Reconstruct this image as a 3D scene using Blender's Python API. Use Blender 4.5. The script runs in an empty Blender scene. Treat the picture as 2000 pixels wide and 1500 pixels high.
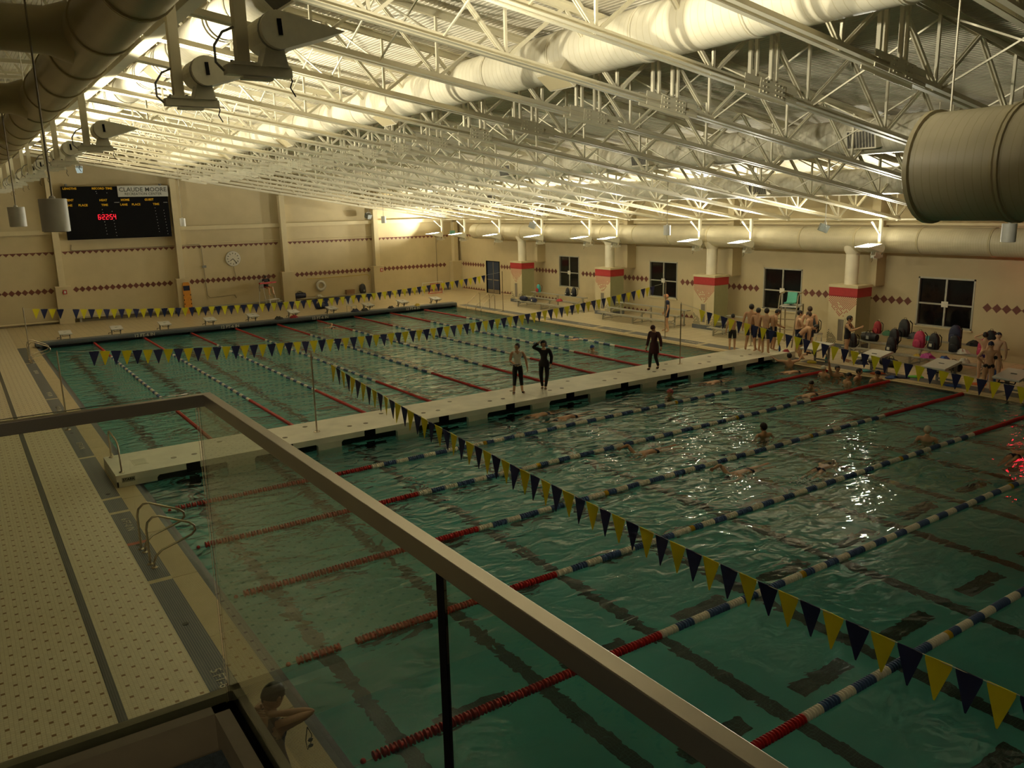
import bpy, math, random
from mathutils import Vector, Matrix
random.seed(7)
PI = math.pi
scene = bpy.context.scene
COL = scene.collection

# ---------------------------------------------------------------- camera
FPX = 1589.7
CAM = Vector((-2.9422, -22.7725, 6.0955))
yaw, pitch, roll = 0.59477, 0.214877, -0.023383
fwd = Vector((math.sin(yaw)*math.cos(pitch), math.cos(yaw)*math.cos(pitch), -math.sin(pitch)))
rgt = Vector((math.cos(yaw), -math.sin(yaw), 0))
upv = rgt.cross(fwd)
rr = rgt*math.cos(roll) + upv*math.sin(roll)
uu = -rgt*math.sin(roll) + upv*math.cos(roll)
cam_d = bpy.data.cameras.new('camera')
cam_d.sensor_width = 36
cam_d.lens = FPX/2000*36
cam_d.clip_start = 0.05
cam = bpy.data.objects.new('camera', cam_d)
COL.objects.link(cam)
cam.matrix_world = Matrix(((rr.x, uu.x, -fwd.x, CAM.x), (rr.y, uu.y, -fwd.y, CAM.y), (rr.z, uu.z, -fwd.z, CAM.z), (0, 0, 0, 1)))
scene.camera = cam

# ---------------------------------------------------------------- world, exposure
world = bpy.data.worlds.new('world')
scene.world = world
world.use_nodes = True
world.node_tree.nodes['Background'].inputs[0].default_value = (0.004, 0.006, 0.012, 1)
world.node_tree.nodes['Background'].inputs[1].default_value = 1.0
scene.view_settings.view_transform = 'Standard'
scene.view_settings.look = 'None'
scene.view_settings.exposure = -0.14
scene.view_settings.gamma = 1.0
scene.view_settings.use_curve_mapping = False
cy = scene.cycles
cy.max_bounces = 9
cy.diffuse_bounces = 4
cy.glossy_bounces = 3
cy.transmission_bounces = 8
cy.sample_clamp_indirect = 4.0
cy.blur_glossy = 1.0
LAMP_LEFT = 9.0       # glow of the uplight lenses
LAMP_RIGHT = 40.0
BEAM_LEFT = 370.0      # watts of the asymmetric beam of each uplight
BEAM_RIGHT = 470.0
LAMP_COL = (1.0, 0.93, 0.70)
LAMP_COL_R = (1.0, 0.95, 0.76)

# ---------------------------------------------------------------- helpers
def mat(name, col, rough=0.6, metal=0.0, var=0.0, vscale=8.0, emit=None, estr=0.0, bump=0.0, bscale=40.0, spec=None, stretch=(1, 1, 1)):
    m = bpy.data.materials.new(name)
    m.use_nodes = True
    nt = m.node_tree
    b = nt.nodes['Principled BSDF']
    b.inputs['Base Color'].default_value = (*col, 1)
    b.inputs['Roughness'].default_value = rough
    b.inputs['Metallic'].default_value = metal
    if spec is not None:
        b.inputs['Specular IOR Level'].default_value = spec
    if emit:
        b.inputs['Emission Color'].default_value = (*emit, 1)
        b.inputs['Emission Strength'].default_value = estr
    if var > 0 or bump > 0:
        tc = nt.nodes.new('ShaderNodeTexCoord')
        mp = nt.nodes.new('ShaderNodeMapping')
        mp.inputs['Scale'].default_value = stretch
        nt.links.new(tc.outputs['Object'], mp.inputs[0])
    if var > 0:
        n = nt.nodes.new('ShaderNodeTexNoise')
        n.inputs['Scale'].default_value = vscale
        n.inputs['Detail'].default_value = 4
        nt.links.new(mp.outputs[0], n.inputs['Vector'])
        r = nt.nodes.new('ShaderNodeMapRange')
        r.inputs[1].default_value = 0.3
        r.inputs[2].default_value = 0.7
        r.inputs[3].default_value = 1 - var
        r.inputs[4].default_value = 1 + var
        nt.links.new(n.outputs[0], r.inputs[0])
        mx = nt.nodes.new('ShaderNodeVectorMath')
        mx.operation = 'SCALE'
        mx.inputs[0].default_value = col
        nt.links.new(r.outputs[0], mx.inputs['Scale'])
        nt.links.new(mx.outputs[0], b.inputs['Base Color'])
    if bump > 0:
        n2 = nt.nodes.new('ShaderNodeTexNoise')
        n2.inputs['Scale'].default_value = bscale
        nt.links.new(mp.outputs[0], n2.inputs['Vector'])
        bp = nt.nodes.new('ShaderNodeBump')
        bp.inputs['Strength'].default_value = bump
        bp.inputs['Distance'].default_value = 0.01
        nt.links.new(n2.outputs[0], bp.inputs['Height'])
        nt.links.new(bp.outputs[0], b.inputs['Normal'])
    return m

class MB:
    """collects boxes, tubes, lathes and prisms, builds ONE mesh object"""
    def __init__(s):
        s.v = []; s.f = []
    def add(s, vs, fs):
        o = len(s.v)
        s.v += [tuple(v) for v in vs]
        s.f += [tuple(i+o for i in f) for f in fs]
        return s
    def box(s, x0, x1, y0, y1, z0, z1):
        return s.add([(x0, y0, z0), (x1, y0, z0), (x1, y1, z0), (x0, y1, z0), (x0, y0, z1), (x1, y0, z1), (x1, y1, z1), (x0, y1, z1)],
                     [(3, 2, 1, 0), (4, 5, 6, 7), (0, 1, 5, 4), (1, 2, 6, 5), (2, 3, 7, 6), (3, 0, 4, 7)])
    def bar(s, a, b, w, h, up=(0, 0, 1)):
        a = Vector(a); b = Vector(b); d = (b-a).normalized(); up = Vector(up)
        if abs(d.dot(up)) > 0.95: up = Vector((0, 1, 0))
        sx = d.cross(up).normalized()*w/2; sz = sx.cross(d).normalized()*h/2
        vs = [p+q for p in (a, b) for q in (-sx-sz, sx-sz, sx+sz, -sx+sz)]
        return s.add(vs, [(3, 2, 1, 0), (4, 5, 6, 7), (0, 1, 5, 4), (1, 2, 6, 5), (2, 3, 7, 6), (3, 0, 4, 7)])
    def tube(s, pts, r, n=8, close=True):
        pts = [Vector(p) for p in pts]
        rs = r if isinstance(r, (list, tuple)) else [r]*len(pts)
        vs = []; last = None
        for i, p in enumerate(pts):
            if i == 0: d = pts[1]-p
            elif i == len(pts)-1: d = p-pts[i-1]
            else: d = (pts[i+1]-p).normalized()+(p-pts[i-1]).normalized()
            d = d.normalized() if d.length > 1e-9 else Vector((0, 0, 1))
            ref = last if last is not None else (Vector((0, 0, 1)) if abs(d.z) < 0.9 else Vector((1, 0, 0)))
            a = ref-d*ref.dot(d)
            if a.length < 1e-6: a = d.orthogonal()
            a.normalize(); last = a
            b = d.cross(a)
            for k in range(n):
                t = 2*PI*k/n
                vs.append(p+(a*math.cos(t)+b*math.sin(t))*rs[i])
        fs = []
        for i in range(len(pts)-1):
            for k in range(n):
                fs.append((i*n+k, i*n+(k+1) % n, (i+1)*n+(k+1) % n, (i+1)*n+k))
        if close:
            fs.append(tuple(range(n-1, -1, -1))); m = (len(pts)-1)*n
            fs.append(tuple(m+k for k in range(n)))
        return s.add(vs, fs)
    def cyl(s, a, b, r, n=12):
        return s.tube([a, b], r, n)
    def lathe(s, prof, c=(0, 0, 0), axis='z', n=16):
        """prof: (radius, height) pairs"""
        vs = []
        for r, h in prof:
            for k in range(n):
                t = 2*PI*k/n; x, y = r*math.cos(t), r*math.sin(t)
                p = {'z': (x, y, h), 'x': (h, x, y), 'y': (y, h, x)}[axis]
                vs.append((p[0]+c[0], p[1]+c[1], p[2]+c[2]))
        fs = []
        for i in range(len(prof)-1):
            for k in range(n):
                fs.append((i*n+k, i*n+(k+1) % n, (i+1)*n+(k+1) % n, (i+1)*n+k))
        fs.append(tuple(range(n-1, -1, -1))); m = (len(prof)-1)*n
        fs.append(tuple(m+k for k in range(n)))
        return s.add(vs, fs)
    def prism(s, poly, a, b, axis='y'):
        """poly 2-D points in the plane across axis, extruded from a to b"""
        n = len(poly)
        def P(q, t): return {'x': (t, q[0], q[1]), 'y': (q[0], t, q[1]), 'z': (q[0], q[1], t)}[axis]
        vs = [P(q, a) for q in poly]+[P(q, b) for q in poly]
        fs = [(i, (i+1) % n, n+(i+1) % n, n+i) for i in range(n)]
        fs += [tuple(range(n-1, -1, -1)), tuple(range(n, 2*n))]
        return s.add(vs, fs)
    def ball(s, c, rx, ry=None, rz=None, n=12, m=8, cut=None):
        ry = ry or rx; rz = rz or rx
        vs = []
        for i in range(m+1):
            ph = PI*i/m
            for k in range(n):
                t = 2*PI*k/n
                vs.append((c[0]+rx*math.sin(ph)*math.cos(t), c[1]+ry*math.sin(ph)*math.sin(t), c[2]+rz*math.cos(ph)))
        fs = []
        for i in range(m):
            for k in range(n):
                q = (i*n+k, (i+1)*n+k, (i+1)*n+(k+1) % n, i*n+(k+1) % n)
                if cut is None or cut(Vector(vs[q[0]])+Vector(vs[q[2]])): fs.append(q)
        return s.add(vs, fs)
    def mesh(s, name, m, smooth=False):
        me = bpy.data.meshes.new(name)
        me.from_pydata(s.v, [], s.f)
        me.validate()
        if m: me.materials.append(m)
        if smooth:
            me.polygons.foreach_set('use_smooth', [True]*len(me.polygons))
            try: me.set_sharp_from_angle(angle=0.7)
            except Exception: pass
        me.update()
        return me
    def build(s, name, m, parent=None, loc=None, rot=None, smooth=False):
        return put(name, s.mesh(name, m, smooth), parent, loc, rot)

def put(name, me, parent=None, loc=None, rot=None):
    o = bpy.data.objects.new(name, me)
    COL.objects.link(o)
    if parent is not None: o.parent = parent
    if loc is not None: o.location = loc
    if rot is not None: o.rotation_euler = rot
    return o
def thing(name, label, cat, loc=(0, 0, 0), rz=0.0, group=None):
    o = put(name, None, None, loc, (0, 0, rz))
    return tag(o, label, cat, group)
def tag(o, label=None, cat=None, group=None, kind=None):
    if label: o['label'] = label
    if cat: o['category'] = cat
    if group: o['group'] = group
    if kind: o['kind'] = kind
    return o
def struct(name, mb, m, parent=None, **k):
    o = mb.build(name, m, parent, **k)
    if parent is None: o['kind'] = 'structure'
    return o
def dup(root, loc, rz=None, label=None, group=None, scale=None):
    def cp(o, par):
        c = o.copy(); COL.objects.link(c)
        if par is not None: c.parent = par
        for ch in KIDS.get(o.name, None) or list(o.children): cp(ch, c)
        return c
    r = cp(root, None)
    r.location = loc
    if rz is not None: r.rotation_euler = (0, 0, rz)
    if label: r['label'] = label
    if group: r['group'] = group
    if scale: r.scale = (scale,)*3
    return r
KIDS = {}
ORD = ['first', 'second', 'third', 'fourth', 'fifth', 'sixth', 'seventh', 'eighth', 'ninth', 'tenth', 'eleventh', 'twelfth', 'thirteenth', 'fourteenth']

TMP = bpy.data.scenes.new('scratch')
def tmp_eval(o):
    with bpy.context.temp_override(scene=TMP, view_layer=TMP.view_layers[0]):
        dg = bpy.context.evaluated_depsgraph_get()
        return bpy.data.meshes.new_from_object(o.evaluated_get(dg), depsgraph=dg)
def text_mesh(s, size, m, extrude=0.003, align='CENTER', bold=0.0):
    cu = bpy.data.curves.new('lettering', 'FONT')
    cu.body = s; cu.size = size; cu.extrude = extrude; cu.align_x = align; cu.align_y = 'CENTER'; cu.offset = bold
    cu.resolution_u = 2
    o = bpy.data.objects.new('lettering', cu)
    TMP.collection.objects.link(o)
    me = tmp_eval(o)
    me.materials.clear(); me.materials.append(m)
    bpy.data.objects.remove(o)
    return me

# ---------------------------------------------------------------- materials
M = {}
M['wall'] = mat('wall_paint', (0.52, 0.43, 0.255), 0.75, var=0.05, vscale=1.2)
M['wall_trim'] = mat('wall_trim_paint', (0.60, 0.51, 0.31), 0.7, var=0.04, vscale=2)
M['maroon'] = mat('maroon_tile', (0.13, 0.035, 0.02), 0.5, var=0.15, vscale=20)
M['ceil'] = mat('deck_paint', (0.70, 0.65, 0.53), 0.6, var=0.06, vscale=0.7)
M['steel'] = mat('cream_steel', (0.78, 0.72, 0.54), 0.42, var=0.05, vscale=3)
M['duct'] = mat('cream_duct', (0.80, 0.73, 0.56), 0.45, var=0.05, vscale=2)
M['duct_tan'] = mat('tan_duct', (0.52, 0.45, 0.28), 0.42, var=0.05, vscale=1.5)
M['grille_d'] = mat('dark_grille', (0.10, 0.09, 0.07), 0.6, var=0.1)
M['ss'] = mat('stainless', (0.40, 0.36, 0.29), 0.36, 0.9, var=0.04, vscale=6)
M['chrome'] = mat('chrome_tube', (0.50, 0.43, 0.32), 0.25, 0.9, var=0.06, vscale=8)
M['bulk'] = mat('bulkhead_fibreglass', (0.82, 0.78, 0.63), 0.36, var=0.12, vscale=1.6)
M['bulk_side'] = mat('bulkhead_side', (0.70, 0.68, 0.52), 0.4, var=0.06, vscale=2)
M['black'] = mat('matt_black', (0.005, 0.005, 0.006), 0.6, var=0.1, spec=0.08)
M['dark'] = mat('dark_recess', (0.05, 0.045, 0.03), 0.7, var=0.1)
M['navy'] = mat('navy_cloth', (0.005, 0.009, 0.062), 0.7, var=0.1, vscale=5)
M['yellow'] = mat('yellow_cloth', (0.74, 0.62, 0.012), 0.7, var=0.06, vscale=5)
M['cord'] = mat('white_cord', (0.45, 0.45, 0.38), 0.6, var=0.05)
M['red_p'] = mat('red_plastic', (0.46, 0.02, 0.018), 0.4, var=0.08, vscale=3)
M['white_p'] = mat('white_plastic', (0.86, 0.82, 0.68), 0.45, var=0.06, vscale=3)
M['blue_p'] = mat('blue_plastic', (0.06, 0.11, 0.24), 0.45, var=0.08, vscale=3)
M['yel_p'] = mat('yellow_plastic', (0.60, 0.38, 0.02), 0.45, var=0.06, vscale=3)
M['redpaint'] = mat('red_band_paint', (0.36, 0.022, 0.022), 0.6, var=0.06)
M['greypaint'] = mat('grey_green_paint', (0.30, 0.29, 0.15), 0.7, var=0.04)
M['basetile'] = mat('grey_base_tile', (0.10, 0.11, 0.12), 0.5, var=0.15, vscale=12)
M['alu'] = mat('bench_aluminium', (0.42, 0.40, 0.32), 0.45, 0.3, var=0.08, vscale=6)
M['lens'] = None
M['housing'] = mat('lamp_housing', (0.74, 0.71, 0.58), 0.45, 0.0, var=0.06, vscale=10)
M['grey'] = mat('grey_plastic', (0.22, 0.22, 0.20), 0.5, var=0.1)
M['white'] = mat('white_enamel', (0.62, 0.60, 0.54), 0.45, var=0.04)
M['skin'] = mat('skin', (0.52, 0.29, 0.15), 0.5, var=0.08, vscale=10)
M['skin2'] = mat('skin_fair', (0.66, 0.41, 0.25), 0.5, var=0.08, vscale=10)
M['lips'] = mat('lips', (0.26, 0.09, 0.06), 0.5, var=0.05)
M['hair'] = mat('dark_hair', (0.012, 0.008, 0.006), 0.6, var=0.3, vscale=40)
M['hairb'] = mat('brown_hair', (0.05, 0.025, 0.012), 0.6, var=0.3, vscale=40)
M['blackc'] = mat('black_fabric', (0.006, 0.006, 0.007), 0.8, var=0.2, vscale=10)
M['navyc'] = mat('navy_fabric', (0.006, 0.010, 0.035), 0.8, var=0.2, vscale=10)
M['maroonc'] = mat('maroon_fabric', (0.035, 0.004, 0.006), 0.8, var=0.2, vscale=10)
M['whitec'] = mat('white_fabric', (0.66, 0.62, 0.50), 0.8, var=0.06, vscale=10)
M['purplec'] = mat('purple_print_fabric', (0.06, 0.02, 0.14), 0.6, var=0.5, vscale=30)
M['carpet'] = mat('blue_grey_carpet', (0.045, 0.062, 0.066), 0.95, var=0.35, vscale=60, bump=0.6, bscale=300)
M['curb'] = mat('curb_paint', (0.20, 0.165, 0.10), 0.6, var=0.15, vscale=5)

def emis(name, col, s):
    m = bpy.data.materials.new(name); m.use_nodes = True
    nt = m.node_tree
    b = nt.nodes['Principled BSDF']
    b.inputs['Base Color'].default_value = (0.02, 0.02, 0.02, 1)
    b.inputs['Emission Color'].default_value = (*col, 1)
    b.inputs['Emission Strength'].default_value = s
    return m
M['lensL'] = emis('lamp_lens_glow', LAMP_COL, LAMP_LEFT)
M['lensR'] = emis('lamp_lens_glow_right', LAMP_COL_R, LAMP_RIGHT)
M['led'] = emis('red_led', (1.0, 0.012, 0.03), 2.2)
M['amber'] = emis('amber_print', (1.0, 0.62, 0.0), 0.0)
M['amber'].node_tree.nodes['Principled BSDF'].inputs['Base Color'].default_value = (0.85, 0.48, 0.0, 1)
M['dot'] = mat('white_dot', (0.6, 0.6, 0.6), 0.5, var=0.05)

def nodes_of(name, rough=0.5):
    m = bpy.data.materials.new(name); m.use_nodes = True
    nt = m.node_tree
    b = nt.nodes['Principled BSDF']; b.inputs['Roughness'].default_value = rough
    tc = nt.nodes.new('ShaderNodeTexCoord')
    return m, nt, b, tc
def math_n(nt, op, a, b=None, c=None):
    n = nt.nodes.new('ShaderNodeMath'); n.operation = op
    for i, x in enumerate((a, b, c)):
        if x is None: continue
        if hasattr(x, 'type') and hasattr(x, 'is_linked'): nt.links.new(x, n.inputs[i])
        else: n.inputs[i].default_value = x
    return n.outputs[0]
def mix_n(nt, f, a, b):
    n = nt.nodes.new('ShaderNodeMix'); n.data_type = 'RGBA'
    for i, x in ((0, f), (6, a), (7, b)):
        if hasattr(x, 'type') and hasattr(x, 'is_linked'): nt.links.new(x, n.inputs[i])
        else: n.inputs[i].default_value = x if i == 0 else (*x, 1)
    return n.outputs[2]

# small mosaic deck tile with scattered brown dots
def deck_tile(name, t, base, grout, dots=True, dx=4, w=0.004, tx=None):
    m, nt, b, tc = nodes_of(name, 0.33)
    tx = tx or t
    sp = nt.nodes.new('ShaderNodeSeparateXYZ'); nt.links.new(tc.outputs['Object'], sp.inputs[0])
    X = math_n(nt, 'DIVIDE', sp.outputs[0], tx); Y = math_n(nt, 'DIVIDE', sp.outputs[1], t)
    fx = math_n(nt, 'FRACT', X); fy = math_n(nt, 'FRACT', Y)
    gx = math_n(nt, 'LESS_THAN', fx, w/tx); gy = math_n(nt, 'LESS_THAN', fy, w/t)
    g = math_n(nt, 'MAXIMUM', gx, gy)
    ix = math_n(nt, 'FLOOR', X); iy = math_n(nt, 'FLOOR', Y)
    comb = nt.nodes.new('ShaderNodeCombineXYZ'); nt.links.new(ix, comb.inputs[0]); nt.links.new(iy, comb.inputs[1])
    wn = nt.nodes.new('ShaderNodeTexWhiteNoise'); wn.noise_dimensions = '2D'; nt.links.new(comb.outputs[0], wn.inputs['Vector'])
    c0 = mix_n(nt, math_n(nt, 'MULTIPLY', wn.outputs[0], 0.35), base, tuple(c*0.72 for c in base))
    no = nt.nodes.new('ShaderNodeTexNoise'); no.inputs['Scale'].default_value = 0.7; nt.links.new(tc.outputs['Object'], no.inputs['Vector'])
    c0 = mix_n(nt, math_n(nt, 'MULTIPLY', no.outputs[0], 0.3), c0, (base[0]*0.7, base[1]*0.6, base[2]*0.45))
    if dots:
        a = math_n(nt, 'LESS_THAN', math_n(nt, 'FLOORED_MODULO', ix, float(dx)), 0.5)
        row = math_n(nt, 'FLOORED_MODULO', math_n(nt, 'MULTIPLY_ADD', math_n(nt, 'FLOOR', math_n(nt, 'DIVIDE', ix, float(dx))), float(dx), iy), 2.0*dx)
        d = math_n(nt, 'MULTIPLY', a, math_n(nt, 'LESS_THAN', row, 0.5))
        c0 = mix_n(nt, d, c0, (0.24, 0.115, 0.03))
    c1 = mix_n(nt, g, c0, grout)
    nt.links.new(c1, b.inputs['Base Color'])
    bp = nt.nodes.new('ShaderNodeBump'); bp.inputs['Strength'].default_value = 0.5; bp.inputs['Distance'].default_value = 0.004
    h = math_n(nt, 'SUBTRACT', math_n(nt, 'MULTIPLY', wn.outputs[0], 0.4), g)
    nt.links.new(h, bp.inputs['Height']); nt.links.new(bp.outputs[0], b.inputs['Normal'])
    return m
M['deck'] = deck_tile('deck_mosaic', 0.0508, (0.82, 0.73, 0.52), (0.46, 0.36, 0.20), dx=3, w=0.0035)
M['deck_r'] = deck_tile('deck_tile_right', 0.6, (0.70, 0.61, 0.42), (0.22, 0.17, 0.09), dots=False, w=0.018, tx=0.3)
M['deck_f'] = deck_tile('deck_tile_far', 0.3, (0.64, 0.53, 0.33), (0.34, 0.25, 0.13), dots=False, w=0.012)

def ribbed(name, base, dark, pitch, axis, duty=0.35, rough=0.5, dist=0.006):
    m, nt, b, tc = nodes_of(name, rough)
    sp = nt.nodes.new('ShaderNodeSeparateXYZ'); nt.links.new(tc.outputs['Object'], sp.inputs[0])
    f = math_n(nt, 'FRACT', math_n(nt, 'DIVIDE', sp.outputs[axis], pitch))
    g = math_n(nt, 'LESS_THAN', f, duty)
    no = nt.nodes.new('ShaderNodeTexNoise'); no.inputs['Scale'].default_value = 2.5; no.inputs['Detail'].default_value = 4
    nt.links.new(tc.outputs['Object'], no.inputs['Vector'])
    c0 = mix_n(nt, math_n(nt, 'MULTIPLY', no.outputs[0], 0.7), base, tuple(c*0.6 for c in base))
    nt.links.new(mix_n(nt, g, c0, dark), b.inputs['Base Color'])
    bp = nt.nodes.new('ShaderNodeBump'); bp.inputs['Strength'].default_value = 0.6; bp.inputs['Distance'].default_value = dist
    nt.links.new(math_n(nt, 'SUBTRACT', 1.0, g), bp.inputs['Height']); nt.links.new(bp.outputs[0], b.inputs['Normal'])
    return m
M['grating'] = ribbed('gutter_grating', (0.80, 0.66, 0.38), (0.26, 0.18, 0.08), 0.025, 1)
M['bluetile'] = ribbed('blue_ribbed_tile', (0.055, 0.066, 0.082), (0.26, 0.24, 0.19), 0.032, 0, 0.24)
M['trench'] = ribbed('trench_grate', (0.10, 0.095, 0.075), (0.035, 0.03, 0.02), 0.03, 0, 0.4)
M['spiral'] = ribbed('spiral_duct', (0.80, 0.74, 0.58), (0.60, 0.54, 0.38), 0.16, 1, 0.08, 0.42, 0.004)
M['spiral_tan'] = ribbed('spiral_duct_tan', (0.60, 0.53, 0.36), (0.46, 0.40, 0.24), 0.09, 1, 0.10, 0.45, 0.003)
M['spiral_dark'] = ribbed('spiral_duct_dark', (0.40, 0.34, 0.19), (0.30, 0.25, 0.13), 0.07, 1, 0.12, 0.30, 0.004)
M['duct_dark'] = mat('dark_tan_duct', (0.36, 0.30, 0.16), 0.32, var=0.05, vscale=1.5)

# pool floor, plaster with a fine tile print in the lane lines
M['plaster'] = mat('pool_plaster', (0.13, 0.47, 0.42), 0.7, var=0.10, vscale=0.6)
M['laneline'] = deck_tile('black_lane_tile', 0.05, (0.012, 0.022, 0.02), (0.05, 0.10, 0.08), dots=False, w=0.006)

# water: real refracting surface with a wave bump
m, nt, b, tc = nodes_of('water', 0.02)
b.inputs['Base Color'].default_value = (0.64, 0.88, 0.86, 1)
b.inputs['Transmission Weight'].default_value = 1.0
b.inputs['IOR'].default_value = 1.33
n1 = nt.nodes.new('ShaderNodeTexNoise'); n1.inputs['Scale'].default_value = 1.5; n1.inputs['Detail'].default_value = 2.0; n1.inputs['Roughness'].default_value = 0.5; n1.inputs['Distortion'].default_value = 0.8
mp = nt.nodes.new('ShaderNodeMapping'); mp.inputs['Scale'].default_value = (1.0, 1.7, 1.0); mp.inputs['Rotation'].default_value = (0, 0, 0.45)
nt.links.new(tc.outputs['Object'], mp.inputs[0]); nt.links.new(mp.outputs[0], n1.inputs['Vector'])
n2 = nt.nodes.new('ShaderNodeTexNoise'); n2.inputs['Scale'].default_value = 7.0; n2.inputs['Detail'].default_value = 1.5
nt.links.new(mp.outputs[0], n2.inputs['Vector'])
hh = math_n(nt, 'MULTIPLY_ADD', n2.outputs[0], 0.045, n1.outputs[0])
# calmer towards the near end
sp = nt.nodes.new('ShaderNodeSeparateXYZ'); nt.links.new(tc.outputs['Object'], sp.inputs[0])
mr = nt.nodes.new('ShaderNodeMapRange'); mr.inputs[1].default_value = -16.5; mr.inputs[2].default_value = -8.5; mr.inputs[3].default_value = 0.16; mr.inputs[4].default_value = 1.0
nt.links.new(sp.outputs[1], mr.inputs[0])
bp = nt.nodes.new('ShaderNodeBump'); bp.inputs['Distance'].default_value = 0.10; bp.inputs['Strength'].default_value = 1.0
nt.links.new(math_n(nt, 'MULTIPLY', hh, mr.outputs[0]), bp.inputs['Height']); nt.links.new(bp.outputs[0], b.inputs['Normal'])
M['water'] = m
m, nt, b, tc = nodes_of('rail_glass', 0.0)
b.inputs['Base Color'].default_value = (0.86, 0.93, 0.86, 1)
b.inputs['Transmission Weight'].default_value = 1.0
b.inputs['IOR'].default_value = 1.45
M['glass'] = m
m, nt, b, tc = nodes_of('night_window_glass', 0.08)
b.inputs['Base Color'].default_value = (0.006, 0.006, 0.006, 1)
M['nightglass'] = m

# ================================================================ STRUCTURE
PX1 = 22.86           # pool width (25 yd)
YF = 21.4             # far end of the pool
YN = -33.0            # near end
WX, WY = 28.8, 31.0   # right wall, far wall
DZ = 0.03             # deck level
def chord_z(x): return 9.6-0.16*x

fl = struct('floor', MB().box(-10, -0.95, -36, WY, -0.4, DZ), M['deck'])
struct('far_deck_paving', MB().box(-0.95, WX, YF+0.7, WY, -0.4, DZ), M['deck_f'], fl)
struct('right_deck_paving', MB().box(23.95, WX, -36, YF+0.7, -0.4, DZ), M['deck_r'], fl)
struct('near_deck_paving', MB().box(-0.95, 23.95, -36, YN-0.4, -0.4, DZ), M['deck_f'], fl)
# gutter gratings in 2.4 m lengths with open joints
k = 0
y = YN
while y < YF+0.69:
    y1 = min(y+2.42, YF+0.7)
    for (xa, xb) in ((-0.58, -0.17), (23.02, 23.33)):
        struct('gutter_grating', MB().box(xa, xb, y+0.006, y1-0.006, -0.3, DZ+0.004), M['grating'], fl)
    y = y1
struct('gutter_edge_channel', MB().box(-0.17, -0.08, YN, YF, -0.4, DZ-0.012), M['basetile'], fl)
struct('gutter_edge_lip', MB().box(-0.08, 0.0, YN, YF, -0.4, 0.012), mat('navy_gutter_lip', (0.018, 0.022, 0.04), 0.35, var=0.1), fl)
struct('gutter_edge_lip', MB().box(PX1, 23.02, YN, YF, -0.4, 0.015), M['grating'], fl)
# blue ribbed tile bands broken by cream strips
gaps = [-33, -27, -20.2, -14.8, -8.75, -4.79, -3.76, 0.05, 8.48, 17.0, YF+0.7]
for i in range(len(gaps)-1):
    a, b_ = gaps[i], gaps[i+1]
    struct('blue_tile_band', MB().box(-0.95, -0.58, a+0.07, b_-0.07, -0.3, DZ+0.003), M['bluetile'], fl)
    struct('cream_tile_strip', MB().box(-0.95, -0.58, b_-0.07, b_+0.07, -0.3, DZ+0.002), M['wall_trim'], fl)
struct('red_tile_strip', MB().box(-0.95, -0.58, -6.85, -6.72, -0.3, DZ+0.005), mat('faded_red_tile', (0.42, 0.10, 0.05), 0.6, var=0.1), fl)
gr = [-33, -26, -18.3, -10.9, -3.5, 1.6, 6.24, 8.57, 13.0, 17.6, YF+0.7]
for i in range(len(gr)-1):
    a, b_ = gr[i], gr[i+1]
    struct('blue_tile_band', MB().box(23.33, 23.95, a+0.1, b_-0.1, -0.3, DZ+0.003), M['bluetile'], fl)
    struct('cream_tile_strip', MB().box(23.33, 23.95, b_-0.1, b_+0.1, -0.3, DZ+0.002), M['wall_trim'], fl)
struct('trench_drain', MB().box(-2.04, -1.93, -36, WY-1.2, 0, DZ+0.004), M['trench'], fl)
wht = mat('white_depth_lettering', (0.55, 0.50, 0.38), 0.5, var=0.05)
for (y, s) in ((-12.55, '5 FT-6 IN'), (-5.66, '6 FT-0 IN'), (1.37, '8 FT-0 IN'), (6.69, '9 FT-6 IN'), (9.4, '9 FT-6 IN'), (14.5, '12 FT-6 IN')):
    put('depth_lettering', text_mesh(s, 0.2, wht), fl, (-0.76, y, DZ+0.006), (0, 0, -PI/2))
for (y, s) in ((9.73, '8 FT-0 IN'), (7.3, '7 FT-6 IN'), (2.2, '5 FT-6 IN'), (-6.6, '5 FT-0 IN')):
    put('depth_lettering', text_mesh(s, 0.24, wht, bold=0.004), fl, (23.64, y, DZ+0.006), (0, 0, -PI/2))
for y in (-10.6, -6.9, -13.6, -3.4, 3.0):
    struct('band_drain', MB().lathe([(0.05, 0), (0.05, 0.004)], (-0.78, y, DZ+0.004)), M['dark'], fl)

# pool basin
pool = struct('pool_basin', MB().box(0, PX1, YN, YF, -1.75, -1.65), M['plaster'])
struct('basin_wall', MB().box(-0.12, 0, YN, YF, -1.75, -0.02), M['plaster'], pool)
struct('basin_wall', MB().box(PX1, PX1+0.12, YN, YF, -1.75, -0.02), M['plaster'], pool)
struct('basin_wall', MB().box(0, PX1, YN-0.12, YN, -1.75, 0.03), M['plaster'], pool)
struct('basin_wall', MB().box(0, PX1, YF, YF+0.12, -1.75, -0.02), M['plaster'], pool)
lane_me = MB().box(-0.125, 0.125, YN+1.5, YF-1.5, 0, 0.006).mesh('lane_line', M['laneline'])
for i in range(10):
    put('lane_line', lane_me, pool, (1.143+2.286*i, 0, -1.65))
dash_me = MB().box(-0.6, 0.6, -0.15, 0.15, 0, 0.007).mesh('cross_line', M['laneline'])
rows = [-16.3-2.43*1, -16.3, -13.85, -11.4, -8.95, -6.5, -21.2, 2.9, 5.35]
for y in rows:
    for i in range(1, 10):
        put('cross_line', dash_me, pool, (2.286*i, y, -1.65))
dash2 = MB().box(-0.5, 0.5, -0.125, 0.125, 0, 0.008).mesh('cross_line', M['laneline'])
for y in (8.5, 11.0, 16.0, 18.5, YF-1.5):
    for i in range(10):
        put('cross_line', dash2, pool, (1.143+2.286*i, y, -1.65))
wt = MB()
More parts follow.
